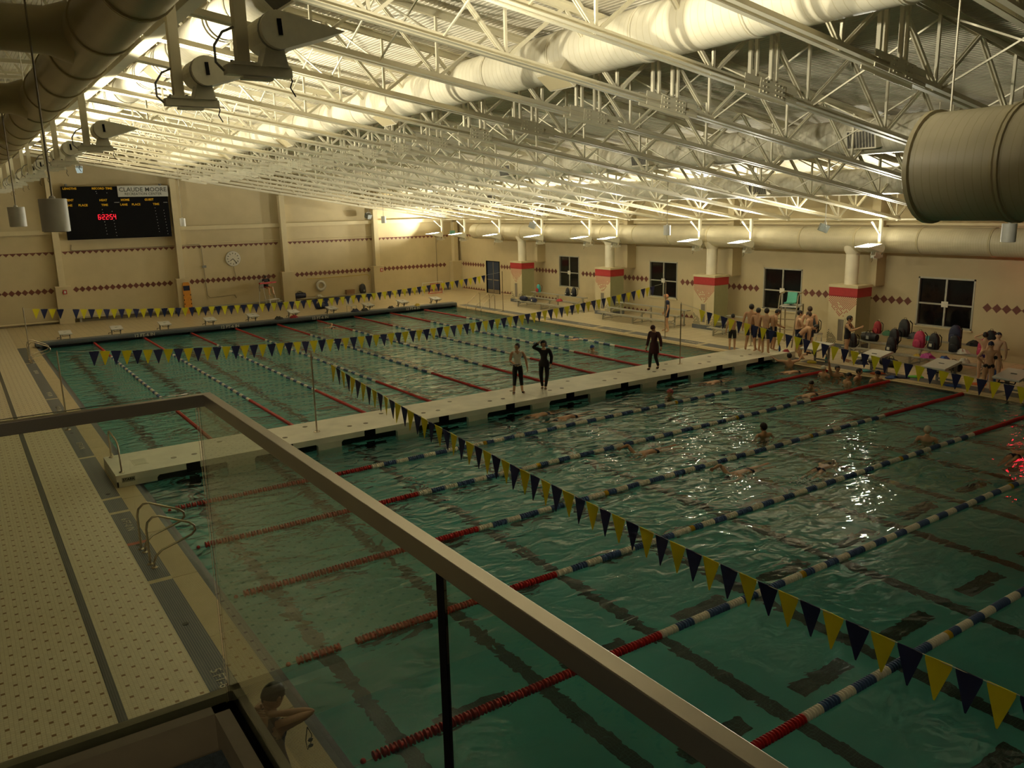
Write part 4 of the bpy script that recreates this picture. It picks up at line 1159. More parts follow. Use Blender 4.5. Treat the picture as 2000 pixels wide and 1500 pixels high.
def person(label, loc, rz, H, pose=None, wear=(), hair='hair', skin='skin', cap=None, female=False, group=None, flat=None, head=(0, .012, 0), look=0.0, extra=None, sub=2, parts=True):
    t = thing('person', label, 'person', loc, rz, group)
    if flat is not None:
        t.rotation_euler = Matrix.Rotation(rz, 3, 'Z').to_4x4().to_euler() if flat == 0 else (Matrix.Rotation(rz, 3, 'Z') @ Matrix.Rotation(flat, 3, 'X')).to_euler()
    t.scale = (1.12, 1.12, 1.0)
    J = dict(BASE); J.update(sidekeys('R')); J.update(sidekeys('L'))
    if pose: J.update(pose)
    J = {k: V(v)*H for k, v in J.items()}
    rad = {k: (RAD.get(k) or RAD[k[:-1]])*H for k in J}
    if female:
        for k in ('chest', 'spine', 'shR', 'shL'): rad[k] *= 0.88
        J['shR'].x *= 0.93; J['shL'].x *= 0.93
    N = {k: (tuple(v), rad[k]) for k, v in J.items()}
    E_ = [('pelvis', 'spine'), ('spine', 'chest'), ('chest', 'neck'), ('neck', 'head')]
    for s in 'RL':
        E_ += [('chest', 'sh'+s), ('sh'+s, 'el'+s), ('el'+s, 'wr'+s), ('pelvis', 'hip'+s), ('hip'+s, 'kn'+s), ('kn'+s, 'an'+s), ('an'+s, 'toe'+s)]
        # calf and palm and fingers
        d = (J['wr'+s]-J['el'+s]).normalized()
        q = 1 if s == 'R' else -1
        side = V((0, 1, 0)); side = (side-d*side.dot(d)).normalized()
        palm = J['wr'+s]+d*.028*H
        N['pm'+s] = (tuple(palm), .017*H)
        E_.append(('wr'+s, 'pm'+s))
        nrm = d.cross(side).normalized()*q
        for i, (off, ln) in enumerate(((-.016, .034), (-.006, .040), (.005, .038), (.015, .030))):
            a = palm+side*off*H+d*.018*H; b_ = a+d*ln*.55*H-nrm*.004*H; c = a+d*ln*H-nrm*.014*H
            N['f%s%da' % (s, i)] = (tuple(a), .0062*H); N['f%s%db' % (s, i)] = (tuple(b_), .0056*H); N['f%s%dc' % (s, i)] = (tuple(c), .0048*H)
            E_ += [('pm'+s, 'f%s%da' % (s, i)), ('f%s%da' % (s, i), 'f%s%db' % (s, i)), ('f%s%db' % (s, i), 'f%s%dc' % (s, i))]
        a = palm+side*.026*H-nrm*.006*H; b_ = a+(d+side*.5).normalized()*.024*H
        N['t%sa' % s] = (tuple(a), .007*H); N['t%sb' % s] = (tuple(b_), .0055*H)
        E_ += [('pm'+s, 't%sa' % s), ('t%sa' % s, 't%sb' % s)]
    sm = M[skin]
    body_me = skin_mesh(N, E_, sm, sub)
    put('body', body_me, t)
    # head: skull with brow, nose, chin, ears in one mesh
    up = (J['head']-J['neck']).normalized()
    hc = J['head']+up*.045*H+V(head)*H*0.5
    hd = MB()
    hd.ball((0, 0, 0), .043*H, .053*H, .062*H, 16, 12)
    hd.ball((0, .018*H, -.032*H), .030*H, .034*H, .034*H, 12, 8)
    hd.add([(-.008*H, .048*H, -.016*H), (.008*H, .048*H, -.016*H), (0, .062*H, -.014*H), (0, .052*H, .010*H)], [(0, 1, 2), (1, 3, 2), (3, 0, 2)])
    for q in (-1, 1): hd.ball((q*.043*H, -.002*H, -.004*H), .007*H, .012*H, .017*H, 8, 6)
    q_ = V((0, 0, 1)).rotation_difference(up)
    rot = (q_.to_matrix() @ Matrix.Rotation(look, 3, 'Z')).to_euler()
    ho = hd.build('head', sm, t, tuple(hc), tuple(rot), smooth=True)
    if parts:
        for q in (-1, 1):
            MB().ball((q*.017*H, .049*H, .004*H), .006*H, .004*H, .004*H, 8, 6).build('eye', M['black'], ho)
        MB().box(-.011*H, .011*H, .044*H, .0522*H, -.0365*H, -.0325*H).build('mouth', M['lips'], ho)
    hm = M[hair]
    if cap is not None:
        MB().ball((0, -.002*H, .006*H), .0455*H, .056*H, .062*H, 18, 12, cut=lambda p: p.z > -.010*H+p.y*0.25).build('swim_cap', cap, ho, smooth=True)
    else:
        MB().ball((0, -.006*H, .008*H), .048*H, .057*H, .063*H, 16, 12, cut=lambda p: p.z > -.02*H and (p.y < .062*H or p.z > .075*H) or p.y < -.03*H).build('hair', hm, ho, smooth=True)
    # garments are shells lifted off the body surface, cut at clean hems
    bones = [(a_, b2) for a_, b2 in E_ if a_[:2] not in ('pm', 'wr', 'fR', 'fL') and a_[0] not in 'tf' and b2[0] not in 'tf']
    body_me.update()
    VV = [v.co.copy() for v in body_me.vertices]; NN = [v.normal.copy() for v in body_me.vertices]
    reg = []
    for p in VV:
        best = None
        for a_, b2 in bones:
            A = V(N[a_][0]); B = V(N[b2][0]); d = B-A; L2 = d.length_squared
            u = max(0, min(1, (p-A).dot(d)/L2)) if L2 > 0 else 0
            dd = (p-A-d*u).length-0.6*(N[a_][1]*(1-u)+N[b2][1]*u)
            if best is None or dd < best[0]: best = (dd, a_, b2, u)
        reg.append(best[1:])
    def cover(kind, i):
        a_, b2, u = reg[i]; e = a_[:-1]+'>'+b2[:-1] if a_[-1] in 'RL' and b2[-1] in 'RL' else a_+'>'+(b2[:-1] if b2[-1] in 'RL' and b2 != 'spine' else b2)
        q = VV[i]
        torso = e in ('spine>chest', 'pelvis>spine', 'chest>neck', 'chest>sh')
        low = e in ('pelvis>hip',) or (e == 'pelvis>spine' and u < .45)
        if kind in ('shorts', 'jammers', 'pants', 'capris'):
            if low: return True
            if e == 'hip>kn': return u < {'shorts': .6, 'jammers': .82}.get(kind, 9)
            if e == 'kn>an': return kind == 'pants' and u < .93 or kind == 'capris' and u < .55
            return False
        if kind == 'briefs': return e == 'pelvis>hip' or (e == 'pelvis>spine' and u < .18) or (e == 'hip>kn' and u < .06)
        if kind == 'suit':
            if e == 'pelvis>hip' or e == 'pelvis>spine' or (e == 'hip>kn' and u < .05): return True
            if e == 'spine>chest': return u < .75 or abs(abs(q.x)-.05*H) < .018*H
            return e in ('chest>neck', 'chest>sh') and abs(abs(q.x)-.05*H) < .02*H
        if kind == 'tank':
            return e == 'pelvis>spine' and u > .0 or e == 'spine>chest' or (e in ('chest>neck', 'chest>sh') and abs(q.x) < .075*H and (abs(q.x) > .03*H or u < .35))
        if kind in ('tee', 'jacket', 'tunic'):
            if torso: return not (e == 'chest>neck' and u > .85)
            if e == 'pelvis>hip': return True
            if e == 'hip>kn': return u < {'tee': .0, 'jacket': .18, 'tunic': .5}[kind]
            if e == 'sh>el': return kind != 'tee' or u < .6
            if e == 'el>wr': return kind != 'tee' and u < .92
            return False
        return False
    for (nm, kind, mm) in wear:
        mm = M[mm] if isinstance(mm, str) else mm
        if kind == 'shoes':
            for sd in 'RL':
                n2 = {'a': (tuple(J['an'+sd]+V((0, -.008*H, -.018*H))), .027*H), 'b': (tuple(J['toe'+sd]+V((0, 0, .004*H))), .023*H)}
                put('shoe', skin_mesh(n2, [('a', 'b')], mm, 1, 'shoe'), t)
            continue
        if kind == 'hood':
            MB().ball((0, -.006*H, .004*H), .058*H, .066*H, .074*H, 16, 12, cut=lambda p: p.y < .055*H or p.z > .085*H).build(nm, mm, ho, smooth=True)
            continue
        g = {'jacket': .009, 'tunic': .008, 'tee': .008, 'tank': .008}.get(kind, .005)*H
        keep = [cover(kind, i) for i in range(len(VV))]
        idx = {}; vs = []; fs = []
        for pl_ in body_me.polygons:
            vi = list(pl_.vertices)
            if sum(keep[i] for i in vi)*2 > len(vi):
                for i in vi:
                    if i not in idx: idx[i] = len(vs); vs.append(VV[i]+NN[i]*g)
                fs.append(tuple(idx[i] for i in vi))
        if kind in ('jacket', 'tunic'):
            zt_, zb = J['pelvis'].z+.05*H, J['pelvis'].z-(.05 if kind == 'jacket' else .17)*H
            o_ = len(vs); n_ = 20; c_ = J['pelvis']
            for (zz, q) in ((zt_, 1.0), ((zt_+zb)/2, 1.14), (zb, 1.2)):
                for k_ in range(n_):
                    a_ = 2*PI*k_/n_; vs.append(V((c_.x+.083*H*q*math.cos(a_), c_.y+.073*H*q*math.sin(a_), zz)))
            for j_ in range(2):
                for k_ in range(n_): fs.append((o_+j_*n_+k_, o_+j_*n_+(k_+1) % n_, o_+(j_+1)*n_+(k_+1) % n_, o_+(j_+1)*n_+k_))
        if fs: MB().add(vs, fs).build(nm, mm, t, smooth=True)
    return t

def face(a, b_): return math.atan2(b_[1]-a[1], b_[0]-a[0])-PI/2
toCam = lambda p: face(p, (CAM.x, CAM.y))
# woman in white tank, head turned right, holding a tablet
def ex(t, ho, J, H):
    put('shirt_lettering', text_mesh('NEVER\nUNDERESTIMATE\nA SWIM MOM', 0.045, M['black'], 0.001), t, (0.0, .098*H*1.0, .70*H), (PI/2-0.06, 0, PI))
person('woman in white tank top and black capris looking down at a tablet, on the bulkhead', (11.26, -2.11, BT), toCam((11.26, -2.11))+0.15, 1.64,
       {'elL': (-.135, .0, .645), 'wrL': (-.10, .12, .60), 'elR': (.16, -.02, .65), 'wrR': (.17, .0, .50), 'anL': (-.075, -.01, .045), 'toeL': (-.10, .07, .018), 'knL': (-.065, .01, .285), 'anR': (.075, 0, .045), 'toeR': (.09, .09, .018)} if 0 else
       {'elR': (.125, .0, .64), 'wrR': (.06, .12, .595), 'elL': (-.15, -.01, .65), 'wrL': (-.165, .02, .50), 'anL': (-.075, -.01, .045), 'toeL': (-.10, .07, .018), 'anR': (.07, 0, .045), 'toeR': (.09, .085, .018)},
       wear=(('tank_top', 'tank', 'whitec'), ('capri_leggings', 'capris', 'blackc'), ('shoe', 'shoes', 'blackc')), female=True, look=-0.6, hair='hair')
t = thing('tablet', 'flat dark tablet held by the woman in the white tank top', 'tablet', (11.26, -2.11, BT+0.98), toCam((11.26, -2.11))+0.15)
MB().box(-0.02, 0.26, 0.17, 0.37, 0, 0.012).build('tablet_body', M['black'], t); MB().box(0.0, 0.24, 0.185, 0.355, 0.012, 0.014).build('screen', M['grey'], t)
def ex(t, ho, J, H):
    MB().box(-.035*H, .025*H, .118*H, .126*H, .60*H, .665*H).build('yellow_badge', M['yel_p'], t)
    MB().tube([(-.03*H, .06*H, .81*H), (-.005*H, .112*H, .70*H), (-.005*H, .12*H, .66*H)], .003*H, 5).tube([(.03*H, .06*H, .81*H), (-.005*H, .112*H, .70*H)], .003*H, 5).build('lanyard', M['yel_p'], t)
person('woman in black hooded jacket with yellow badge, hand raised to her brow', (12.25, -2.17, BT), toCam((12.25, -2.17))-0.1, 1.62,
       {'elR': (.19, .02, .845), 'wrR': (.085, .055, .945), 'elL': (-.135, -.02, .65), 'wrL': (-.12, .03, .50), 'anL': (-.02, .02, .045), 'toeL': (-.03, .10, .018), 'anR': (.035, -.03, .045), 'toeR': (.04, .06, .018)},
       wear=(('black_jacket', 'jacket', 'blackc'), ('black_leggings', 'pants', 'blackc'), ('hood', 'hood', 'blackc'), ('shoe', 'shoes', 'blackc')), female=True, extra=ex)
# walking woman in maroon
rzw = face((17.08, -2.15), (13, -2.6))
person('woman in dark cap, long maroon cardigan and black leggings walking along the bulkhead', (17.1, -2.15, BT), rzw+0.1, 1.66,
       {'knR': (.04, .07, .29), 'anR': (.03, .10, .045), 'toeR': (.03, .18, .03), 'knL': (-.045, .02, .29), 'anL': (-.04, -.09, .07), 'toeL': (-.05, -.01, .018), 'wrR': (.13, .06, .49), 'wrL': (-.13, -.04, .50), 'head': (0, .02, .865)},
       wear=(('maroon_cardigan', 'tunic', 'maroonc'), ('black_leggings', 'pants', 'blackc'), ('shoe', 'shoes', 'blackc')), female=True, cap=M['maroonc'])
# coach on the right deck
person('man in orange cap, navy shirt and swim shorts standing on the right deck', (24.98, 5.13, DZ), face((24.98, 5.13), (20, 9)), 1.86,
       {'anR': (.09, .02, .045), 'toeR': (.10, .10, .018), 'anL': (-.09, -.03, .045), 'toeL': (-.10, .05, .018), 'wrR': (.14, .05, .50)},
       wear=(('navy_shirt', 'tee', 'navyc'), ('navy_shorts', 'shorts', 'navyc')), cap=mat('orange_cap', (0.55, 0.22, 0.10), 0.6, var=0.1))
# boys at the right end of the bulkhead
away = lambda p: toCam(p)+PI
gb = 'boys standing at the right end of the bulkhead'
for (lab, x, y, z, H, rz, pose, wr_) in (
 ('small boy in black swim shorts, leftmost of the group, back turned', 22.1, -1.36, BT, 1.48, 0.0, None, 'black'),
 ('tallest boy in navy jammers, second from left in the group, back turned', 22.55, -1.88, BT, 1.88, 0.05, {'anL': (-.085, -.01, .045), 'anR': (.10, .0, .045), 'toeR': (.13, .07, .018)}, 'navy'),
 ('dark-haired boy in navy jammers, third from left in the group, back turned', 22.5, -2.25, BT, 1.77, -0.1, {'anL': (-.03, 0, .045), 'anR': (.035, .01, .045)}, 'navy'),
 ('boy with blue-sided jammers, fourth from left in the group, back turned', 22.4, -2.72, BT, 1.81, -0.15, {'wrR': (.13, .08, .50), 'anL': (-.04, 0, .045), 'anR': (.05, .03, .045)}, 'navy'),
 ('boy turned right with head bowed, between the row and the guard chair', 23.2, -2.45, BT, 1.70, -1.1, {'head': (0, .045, .855), 'neck': (0, .02, .82), 'chest': (0, .02, .74), 'wrR': (.10, .14, .56), 'wrL': (-.08, .14, .56)}, 'navy')):
    p = (x, y)
    person(lab, (x, y, z), away(p)+rz, H, pose, wear=(('swim_shorts', 'jammers', 'blackc' if wr_ == 'black' else 'navyc'),), group=gb)
for (lab, x, y, H, rz, pose, mm, hr) in (
 ('boy facing right with arms folded, left of the huddle of three', 24.6, -2.55, 1.80, -1.3, {'wrR': (.02, .13, .66), 'wrL': (-.04, .13, .64), 'elR': (.14, .05, .66), 'elL': (-.14, .05, .66)}, 'navyc', 'hair'),
 ('tallest boy at the back of the huddle of three', 25.3, -2.55, 1.90, 0.2, None, 'navyc', 'hairb'),
 ('boy facing left at the right of the huddle of three', 24.6, -3.05, 1.80, 1.2, {'wrR': (.05, .12, .62), 'elR': (.14, .02, .65)}, 'navyc', 'hairb')):
    person(lab, (x, y, DZ), away((x, y))+rz, H, pose, wear=(('swim_shorts', 'jammers', mm),), hair=hr, skin='skin2', group='boys on the deck beside the guard chair')
person('boy stooping forward over the pool edge by the first starting block', (23.85, -3.25, DZ), away((23.85, -3.25))-1.45, 1.75,
       {'pelvis': (0, -.04, .53), 'spine': (0, .01, .60), 'chest': (0, .11, .665), 'neck': (0, .18, .70), 'head': (0, .215, .705), 'shR': (.10, .14, .70), 'shL': (-.10, .14, .70), 'elR': (.11, .15, .54), 'wrR': (.08, .14, .40), 'elL': (-.11, .15, .54), 'wrL': (-.08, .14, .40), 'hipR': (.048, -.04, .50), 'hipL': (-.048, -.04, .50)},
       wear=(('navy_jammers', 'jammers', 'navyc'),), skin='skin')
person('girl in black swimsuit standing before a tiled pier, clapping', (24.6, -4.75, DZ), face((24.6, -4.75), (26, -9.5)), 1.80,
       {'elR': (.115, .09, .68), 'wrR': (.03, .21, .745), 'elL': (-.115, .08, .67), 'wrL': (-.02, .20, .73), 'anL': (-.06, -.1, .05), 'knL': (-.055, -.03, .285)},
       wear=(('black_swimsuit', 'suit', 'blackc'),), female=True)
gg = 'girls standing at the right edge of the deck'
def pony(t, ho, J, H):
    MB().tube([(0, -.045*H, .02*H), (0.01*H, -.065*H, -.03*H), (0.0, -.058*H, -.12*H)], [.02*H, .026*H, .008*H], 8).build('ponytail', M['hair'], ho, smooth=True)
person('girl in purple print swimsuit with one hand behind her head, left of three girls', (25.05, -9.52, DZ), away((25.05, -9.52))+0.2, 1.66,
       {'elL': (-.17, .03, .87), 'wrL': (-.06, .02, .93), 'elR': (.13, -.01, .65)}, wear=(('purple_bottom', 'briefs', 'purplec'), ('purple_top', 'suit', 'purplec'))[:1], female=True, skin='skin2', group=gg, extra=pony, hair='hair')
person('tall bare-backed girl bending slightly, middle of the three girls', (24.75, -10.05, DZ), away((24.75, -10.05))-0.1, 1.78,
       {'head': (.0, .03, .86), 'wrR': (.13, .06, .52)}, wear=(('dark_bottom', 'briefs', 'blackc'),), female=True, skin='skin2', group=gg, cap=M['navyc'])
person('girl in dark cap and black swimsuit with a hand on her hip, nearest the pool', (23.38, -10.50, DZ), away((23.38, -10.50))+0.1, 1.66,
       {'elL': (-.185, -.03, .67), 'wrL': (-.085, .0, .56), 'elR': (.15, .03, .65), 'wrR': (.19, .08, .53)}, wear=(('black_bottom', 'briefs', 'blackc'),), female=True, group=gg, cap=M['navyc'])
# lifeguard on the far chair, seated
person('lifeguard in black shirt and red shorts seated on the far chair', (13.75, WY-0.75, 0.42), PI+0.35, 1.75,
       {'hipR': (.05, .03, .50), 'hipL': (-.05, .03, .50), 'knR': (.08, .24, .50), 'anR': (.09, .26, .27), 'toeR': (.10, .34, .24), 'knL': (-.07, .23, .50), 'anL': (-.05, .30, .27), 'toeL': (-.05, .38, .24), 'elR': (.15, .08, .66), 'wrR': (.05, .17, .64), 'elL': (-.14, .08, .66), 'wrL': (-.03, .16, .64), 'head': (.03, .04, .86)},
       wear=(('black_shirt', 'tee', 'blackc'), ('red_shorts', 'shorts', mat('red_shorts', (0.30, 0.015, 0.015), 0.7, var=0.1))), look=-0.3)
# woman with printed cap at lower left, adjusting behind her neck
yellowprint = mat('cap_print', (0.50, 0.30, 0.02), 0.6, var=0.3, vscale=20)
capdark = mat('dark_cap', (0.012, 0.016, 0.016), 0.45, var=0.1)
def ex(t, ho, J, H):
    o = ho
    c = [ch for ch in t.children if ch.name.startswith('head')][0]
    def patch(u0, v0, du, dv, n=6):
        mb = MB(); vs = []
        for i in range(n):
            a = 2*PI*i/n
            u = u0+du*math.cos(a)*(1 if i % 2 else .7); v = v0+dv*math.sin(a)
            vs.append((.0475*H*math.sin(v)*math.cos(u), .0585*H*math.sin(v)*math.sin(u)-.002*H, .006*H+.0645*H*math.cos(v)))
        mb.add(vs, [tuple(range(n))]); mb.build('cap_print', yellowprint, c)
    patch(-.95, .62, .45, .14); patch(-.55, .95, .34, .17); patch(-.75, 1.28, .30, .08)
person('swimmer in dark cap with yellow print, hands behind her neck holding goggles', (-1.10, -15.95, DZ), -PI/2+0.35, 1.88,
       {'elR': (.115, .15, .80), 'wrR': (.05, .0, .85), 'elL': (-.115, .15, .80), 'wrL': (-.05, .0, .85), 'head': (0, .012, .87)},
       wear=(('purple_swimsuit', 'suit', mat('dark_purple_suit', (0.02, 0.008, 0.035), 0.6, var=0.3)),), female=True, cap=capdark, extra=ex, skin='skin', head=(0, 0, 0))
t = thing('swim_goggles', 'black swim goggles dangling from the capped swimmer by the gutter', 'goggles', (-0.80, -16.1, 1.28))
MB().tube([(0.0, 0.02, 0.12), (0.03, 0.0, 0.04), (0.02, 0, -0.03), (-0.02, 0, -0.1), (-0.03, 0, 0.0), (0.0, 0.02, 0.12)], 0.004, 5).build('strap', M['black'], t)
for z in (0, -0.06): MB().ball((0.01, -0.01, z), 0.026, 0.014, 0.02, 10, 6).build('goggle_cup', M['grey'], t)

# swimmers: face down in the water, head leading
FREE = {'elL': (-.13, .02, .93), 'wrL': (-.09, .03, 1.05), 'elR': (.19, -.11, .84), 'wrR': (.17, -.10, .98), 'anR': (.04, -.02, .06), 'anL': (-.04, .05, .06), 'toeR': (.04, .02, .0), 'toeL': (-.04, .08, .0), 'knR': (.04, .0, .285), 'knL': (-.04, .02, .285)}
GLIDE = {'elL': (-.08, .0, .93), 'wrL': (-.03, .0, 1.05), 'elR': (.08, .0, .93), 'wrR': (.03, .0, 1.05), 'toeR': (.04, .02, .0), 'toeL': (-.04, .05, .0)}
def swimmer(lab, x, y, ang, pose, H=1.72, cap=None, z=-0.055, skin='skin', suit='navyc', hair='hair'):
    """x, y is the head; ang the heading in the water plane"""
    d = V((math.cos(ang), math.sin(ang), 0))
    p = V((x, y, z))-d*.90*H
    return person(lab, tuple(p), ang-PI/2, H, pose, wear=(('swimsuit', 'briefs', suit),), cap=cap, flat=-PI/2, skin=skin, group='swimmers in the pool', hair=hair, parts=False)
def bather(lab, x, y, rz, depth=1.38, pose=None, cap=None, hair='hair', skin='skin', H=1.72):
    return person(lab, (x, y, -depth), rz, H, pose, wear=(('swimsuit', 'briefs', 'navyc'),), cap=cap, hair=hair, skin=skin, group='swimmers in the pool')
aL = PI+0.05   # heading towards the left wall
swimmer('swimmer with raised bent arm between the first and second near ropes', 10.35, -8.45, aL-0.1, FREE, cap=M['blackc'])
swimmer('swimmer heading left with raised arm between the third and second ropes', 10.95, -10.95, aL-0.05, FREE, cap=M['blackc'], skin='skin2')
swimmer('small girl swimming right with bare legs trailing behind her', 13.5, -11.75, 0.25, GLIDE, H=1.6, skin='skin2')
swimmer('swimmer with bent arm at the right edge over the red reflection', 18.0, -14.0, 0.15, FREE, cap=M['blackc'])
swimmer('dark-haired swimmer close under the bulkhead, left of two', 10.5, -3.75, aL, GLIDE)
swimmer('dark-haired swimmer close under the bulkhead, right of two', 10.95, -4.5, aL, GLIDE)
swimmer('dark-haired swimmer drifting left, alone near the bulkhead', 17.8, -3.95, aL, GLIDE)
swimmer('far-pool swimmer on their back beside the last lane rope', 20.1, 6.5, PI-0.2, GLIDE, skin='skin2', cap=mat('orange_swim_cap', (0.5, 0.12, 0.05), 0.5, var=0.1))
swimmer('far-pool swimmer arriving at the starting parapet', 13.1, 18.6, PI/2+0.3, FREE, skin='skin2', cap=M['whitec'])
swimmer('swimmer in black cap beside the first near rope, face down', 18.6, -7.2, aL, GLIDE, cap=capdark)
swimmer('swimmer floating face down near the right wall, dark suit', 21.2, -4.5, PI-0.15, GLIDE, cap=M['navyc'])
bather('swimmer in blue cap turning by the far-pool rope', 19.1, 3.6, toCam((19.1, 3.6))-0.8, cap=mat('blue_cap', (0.02, 0.07, 0.30), 0.5, var=0.1), depth=1.42)
bather('swimmer in red white and blue patterned cap beside the first near rope', 15.6, -4.4, toCam((15.6, -4.4))+1.2, cap=mat('patterned_cap', (0.40, 0.08, 0.09), 0.5, var=0.8, vscale=25), depth=1.45)
bather('dark-haired swimmer upright, back to the camera, in the third lane', 14.2, -9.3, away((14.2, -9.3))+0.6, depth=1.34)
bather('swimmer in white cap with dark straps, back to the camera, in the fourth lane', 17.0, -12.15, away((17.0, -12.15)), cap=M['whitec'], depth=1.30, skin='skin2')
bather('swimmer in dark cap upright, left of two near the first red rope end', 20.0, -6.55, toCam((20, -6.55)), cap=capdark, depth=1.42)
bather('boy in the water with both arms hooked over the wall beside the bulkhead', 22.5, -3.78, away((22.5, -3.78))+0.3, pose={'elR': (.20, .05, .80), 'wrR': (.26, .12, .87), 'elL': (-.20, .05, .80), 'wrL': (-.27, .10, .85)}, depth=1.20)
gw = (('swimmer with raised arm at the wall among the huddle', 22.2, -6.0, {'elR': (.15, .05, .93), 'wrR': (.17, .08, 1.05)}, None, 0.3),
      ('swimmer with white cap at the wall among the huddle', 21.9, -5.7, None, M['whitec'], -0.8),
      ('dark-haired swimmer leaning back at the wall among the huddle', 22.3, -6.75, None, None, 1.2),
      ('swimmer in black cap facing left at the wall among the huddle', 21.4, -6.95, None, capdark, 2.0),
      ('swimmer in striped cap by the blue kickboards', 22.45, -7.35, None, M['navyc'], 0.7))
for lab, x, y, ps, cp_, rz in gw:
    bather(lab, x, y, toCam((x, y))+rz, pose=ps, cap=cp_, depth=1.30)
# swimmer's splashes: small raised foam
foam = mat('white_foam', (0.5, 0.62, 0.58), 0.5, var=0.2, vscale=20)
def splash(lab, x, y, n, r):
    mb = MB()
    for i in range(n):
        a = random.uniform(0, 2*PI); d = abs(random.gauss(0, r))
        s = random.uniform(0.008, 0.022)
        mb.ball((x+d*math.cos(a), y+d*math.sin(a)*.6, random.uniform(0.0, 0.03)), s*1.6, s*1.6, s*.6, 6, 4)
    tag(mb.build('foam', foam), lab, 'foam', kind='stuff')
splash('white foam kicked up behind the far-pool swimmer by the last rope', 20.6, 5.4, 120, 0.35)
splash('white foam round the swimmer at the starting parapet', 13.2, 18.3, 90, 0.3)
splash('white foam behind the small girl swimming right', 11.9, -12.2, 110, 0.3)
splash('white foam around the swimmer with raised arm near the second rope', 10.5, -8.4, 60, 0.35)
splash('white foam around the swimmer heading left near the third rope', 11.2, -11.0, 60, 0.35)

# ================================================================ LIFEGUARD CHAIRS
t = thing('lifeguard_chair', 'white lifeguard chair with a red rescue tube at the far wall', 'lifeguard chair', (13.75, WY-0.75, DZ), 0.35)
for sx in (-1, 1):
    MB().tube([(sx*0.42, 0.3, 0), (sx*0.36, 0.2, 1.3)], 0.025, 8).tube([(sx*0.42, -0.5, 0), (sx*0.36, -0.2, 1.3)], 0.025, 8).build('side_frame', M['white'], t)
    MB().tube([(sx*0.36, -0.2, 0.55), (sx*0.36, -0.75, 0.5), (sx*0.4, -0.95, 0)], 0.022, 8).build('step_frame', M['white'], t)
MB().box(-0.4, 0.4, -0.25, 0.2, 1.2, 1.25).build('seat', M['white'], t)
MB().box(-0.42, 0.42, -0.75, -0.45, 0.5, 0.54).build('foot_platform', M['white'], t)
MB().box(-0.35, 0.35, 0.2, 0.24, 1.3, 1.8).build('backrest', M['white'], t)
r_ = thing('rescue_tube', 'red rescue tube across the lap of the far lifeguard', 'rescue tube', (13.75, WY-1.15, 1.62), 0.3)
MB().box(-0.62, 0.62, -0.07, 0.07, -0.04, 0.05).build('foam_tube', M['redpaint'], r_); MB().tube([(-0.6, 0, 0), (-0.66, 0, -0.25), (-0.62, 0, -0.5)], 0.015, 5).build('tow_strap', M['black'], r_)
t = thing('stool', 'low white stool holding a black and white backpack', 'stool', (26.45, -2.0, DZ))
MB().box(-.22, .22, -.25, .25, .55, .6).build('seat', M['white'], t)
for sx in (-1, 1):
    for sy in (-1, 1): MB().box(sx*.19-.015, sx*.19+.015, sy*.21-.015, sy*.21+.015, 0, .55).build('leg', M['white'], t)
turq = mat('turquoise_seat', (0.10, 0.42, 0.30), 0.45, var=0.05)
t = thing('lifeguard_chair', 'tall steel guard chair with a turquoise bucket seat behind the boys', 'lifeguard chair', (26.2, -0.9, DZ), 0.35)
for s in (-1, 1):
    y = s*0.38
    MB().tube([(-0.75, y, 0), (-0.25, y, 1.75), (-0.15, y, 2.1), (0.05, y, 2.2), (0.7, y, 2.2)], 0.03, 8).tube([(0.7, y, 0), (0.62, y, 1.7)], 0.03, 8).build('side_frame', M['chrome'], t)
for i in range(4):
    x = -0.67+0.125*i; MB().tube([(x, -0.38, 0.3+0.42*i), (x, 0.38, 0.3+0.42*i)], 0.02, 6).build('rung', M['chrome'], t)
MB().box(-0.2, 0.65, -0.38, 0.38, 1.62, 1.68).build('platform', M['white'], t)
MB().prism([(-0.2, 1.80), (-0.15, 1.76), (0.17, 1.76), (0.28, 1.84), (0.36, 2.2), (0.31, 2.22), (0.22, 1.88), (0.12, 1.81), (-0.2, 1.83)], -0.2, 0.2).build('bucket_seat', turq, t)
MB().cyl((0.1, 0, 1.66), (0.1, 0, 1.82), 0.05, 10).build('seat_stem', M['grey'], t)

# ================================================================ BAGS
def rounded(mb, x0, x1, y0, y1, z0, z1, b=0.05, top=0.75):
    """soft box: pinched towards the top"""
    cx, cy_ = (x0+x1)/2, (y0+y1)/2; hx, hy = (x1-x0)/2, (y1-y0)/2
    lv = [(0, .86), (.08, 1), (.45, 1.04), (.75, .92), (.93, top*.85), (1, top*.5)]
    n = 12; vs = []
    for u, s in lv:
        for k in range(n):
            a = 2*PI*k/n; c, q = math.cos(a), math.sin(a)
            f = 1/max(abs(c), abs(q))**.6
            vs.append((cx+hx*s*c*f*.9, cy_+hy*s*q*f*.9, z0+(z1-z0)*u))
    fs = []
    for i in range(len(lv)-1):
        for k in range(n): fs.append((i*n+k, i*n+(k+1) % n, (i+1)*n+(k+1) % n, (i+1)*n+k))
    fs.append(tuple(range(n-1, -1, -1))); fs.append(tuple((len(lv)-1)*n+k for k in range(n)))
    mb.add(vs, fs)
    return mb
CC = {}
def cloth(c, nm):
    if nm not in CC: CC[nm] = mat(nm+'_nylon', c, 0.65, var=0.2, vscale=14, bump=0.4, bscale=20)
    return CC[nm]
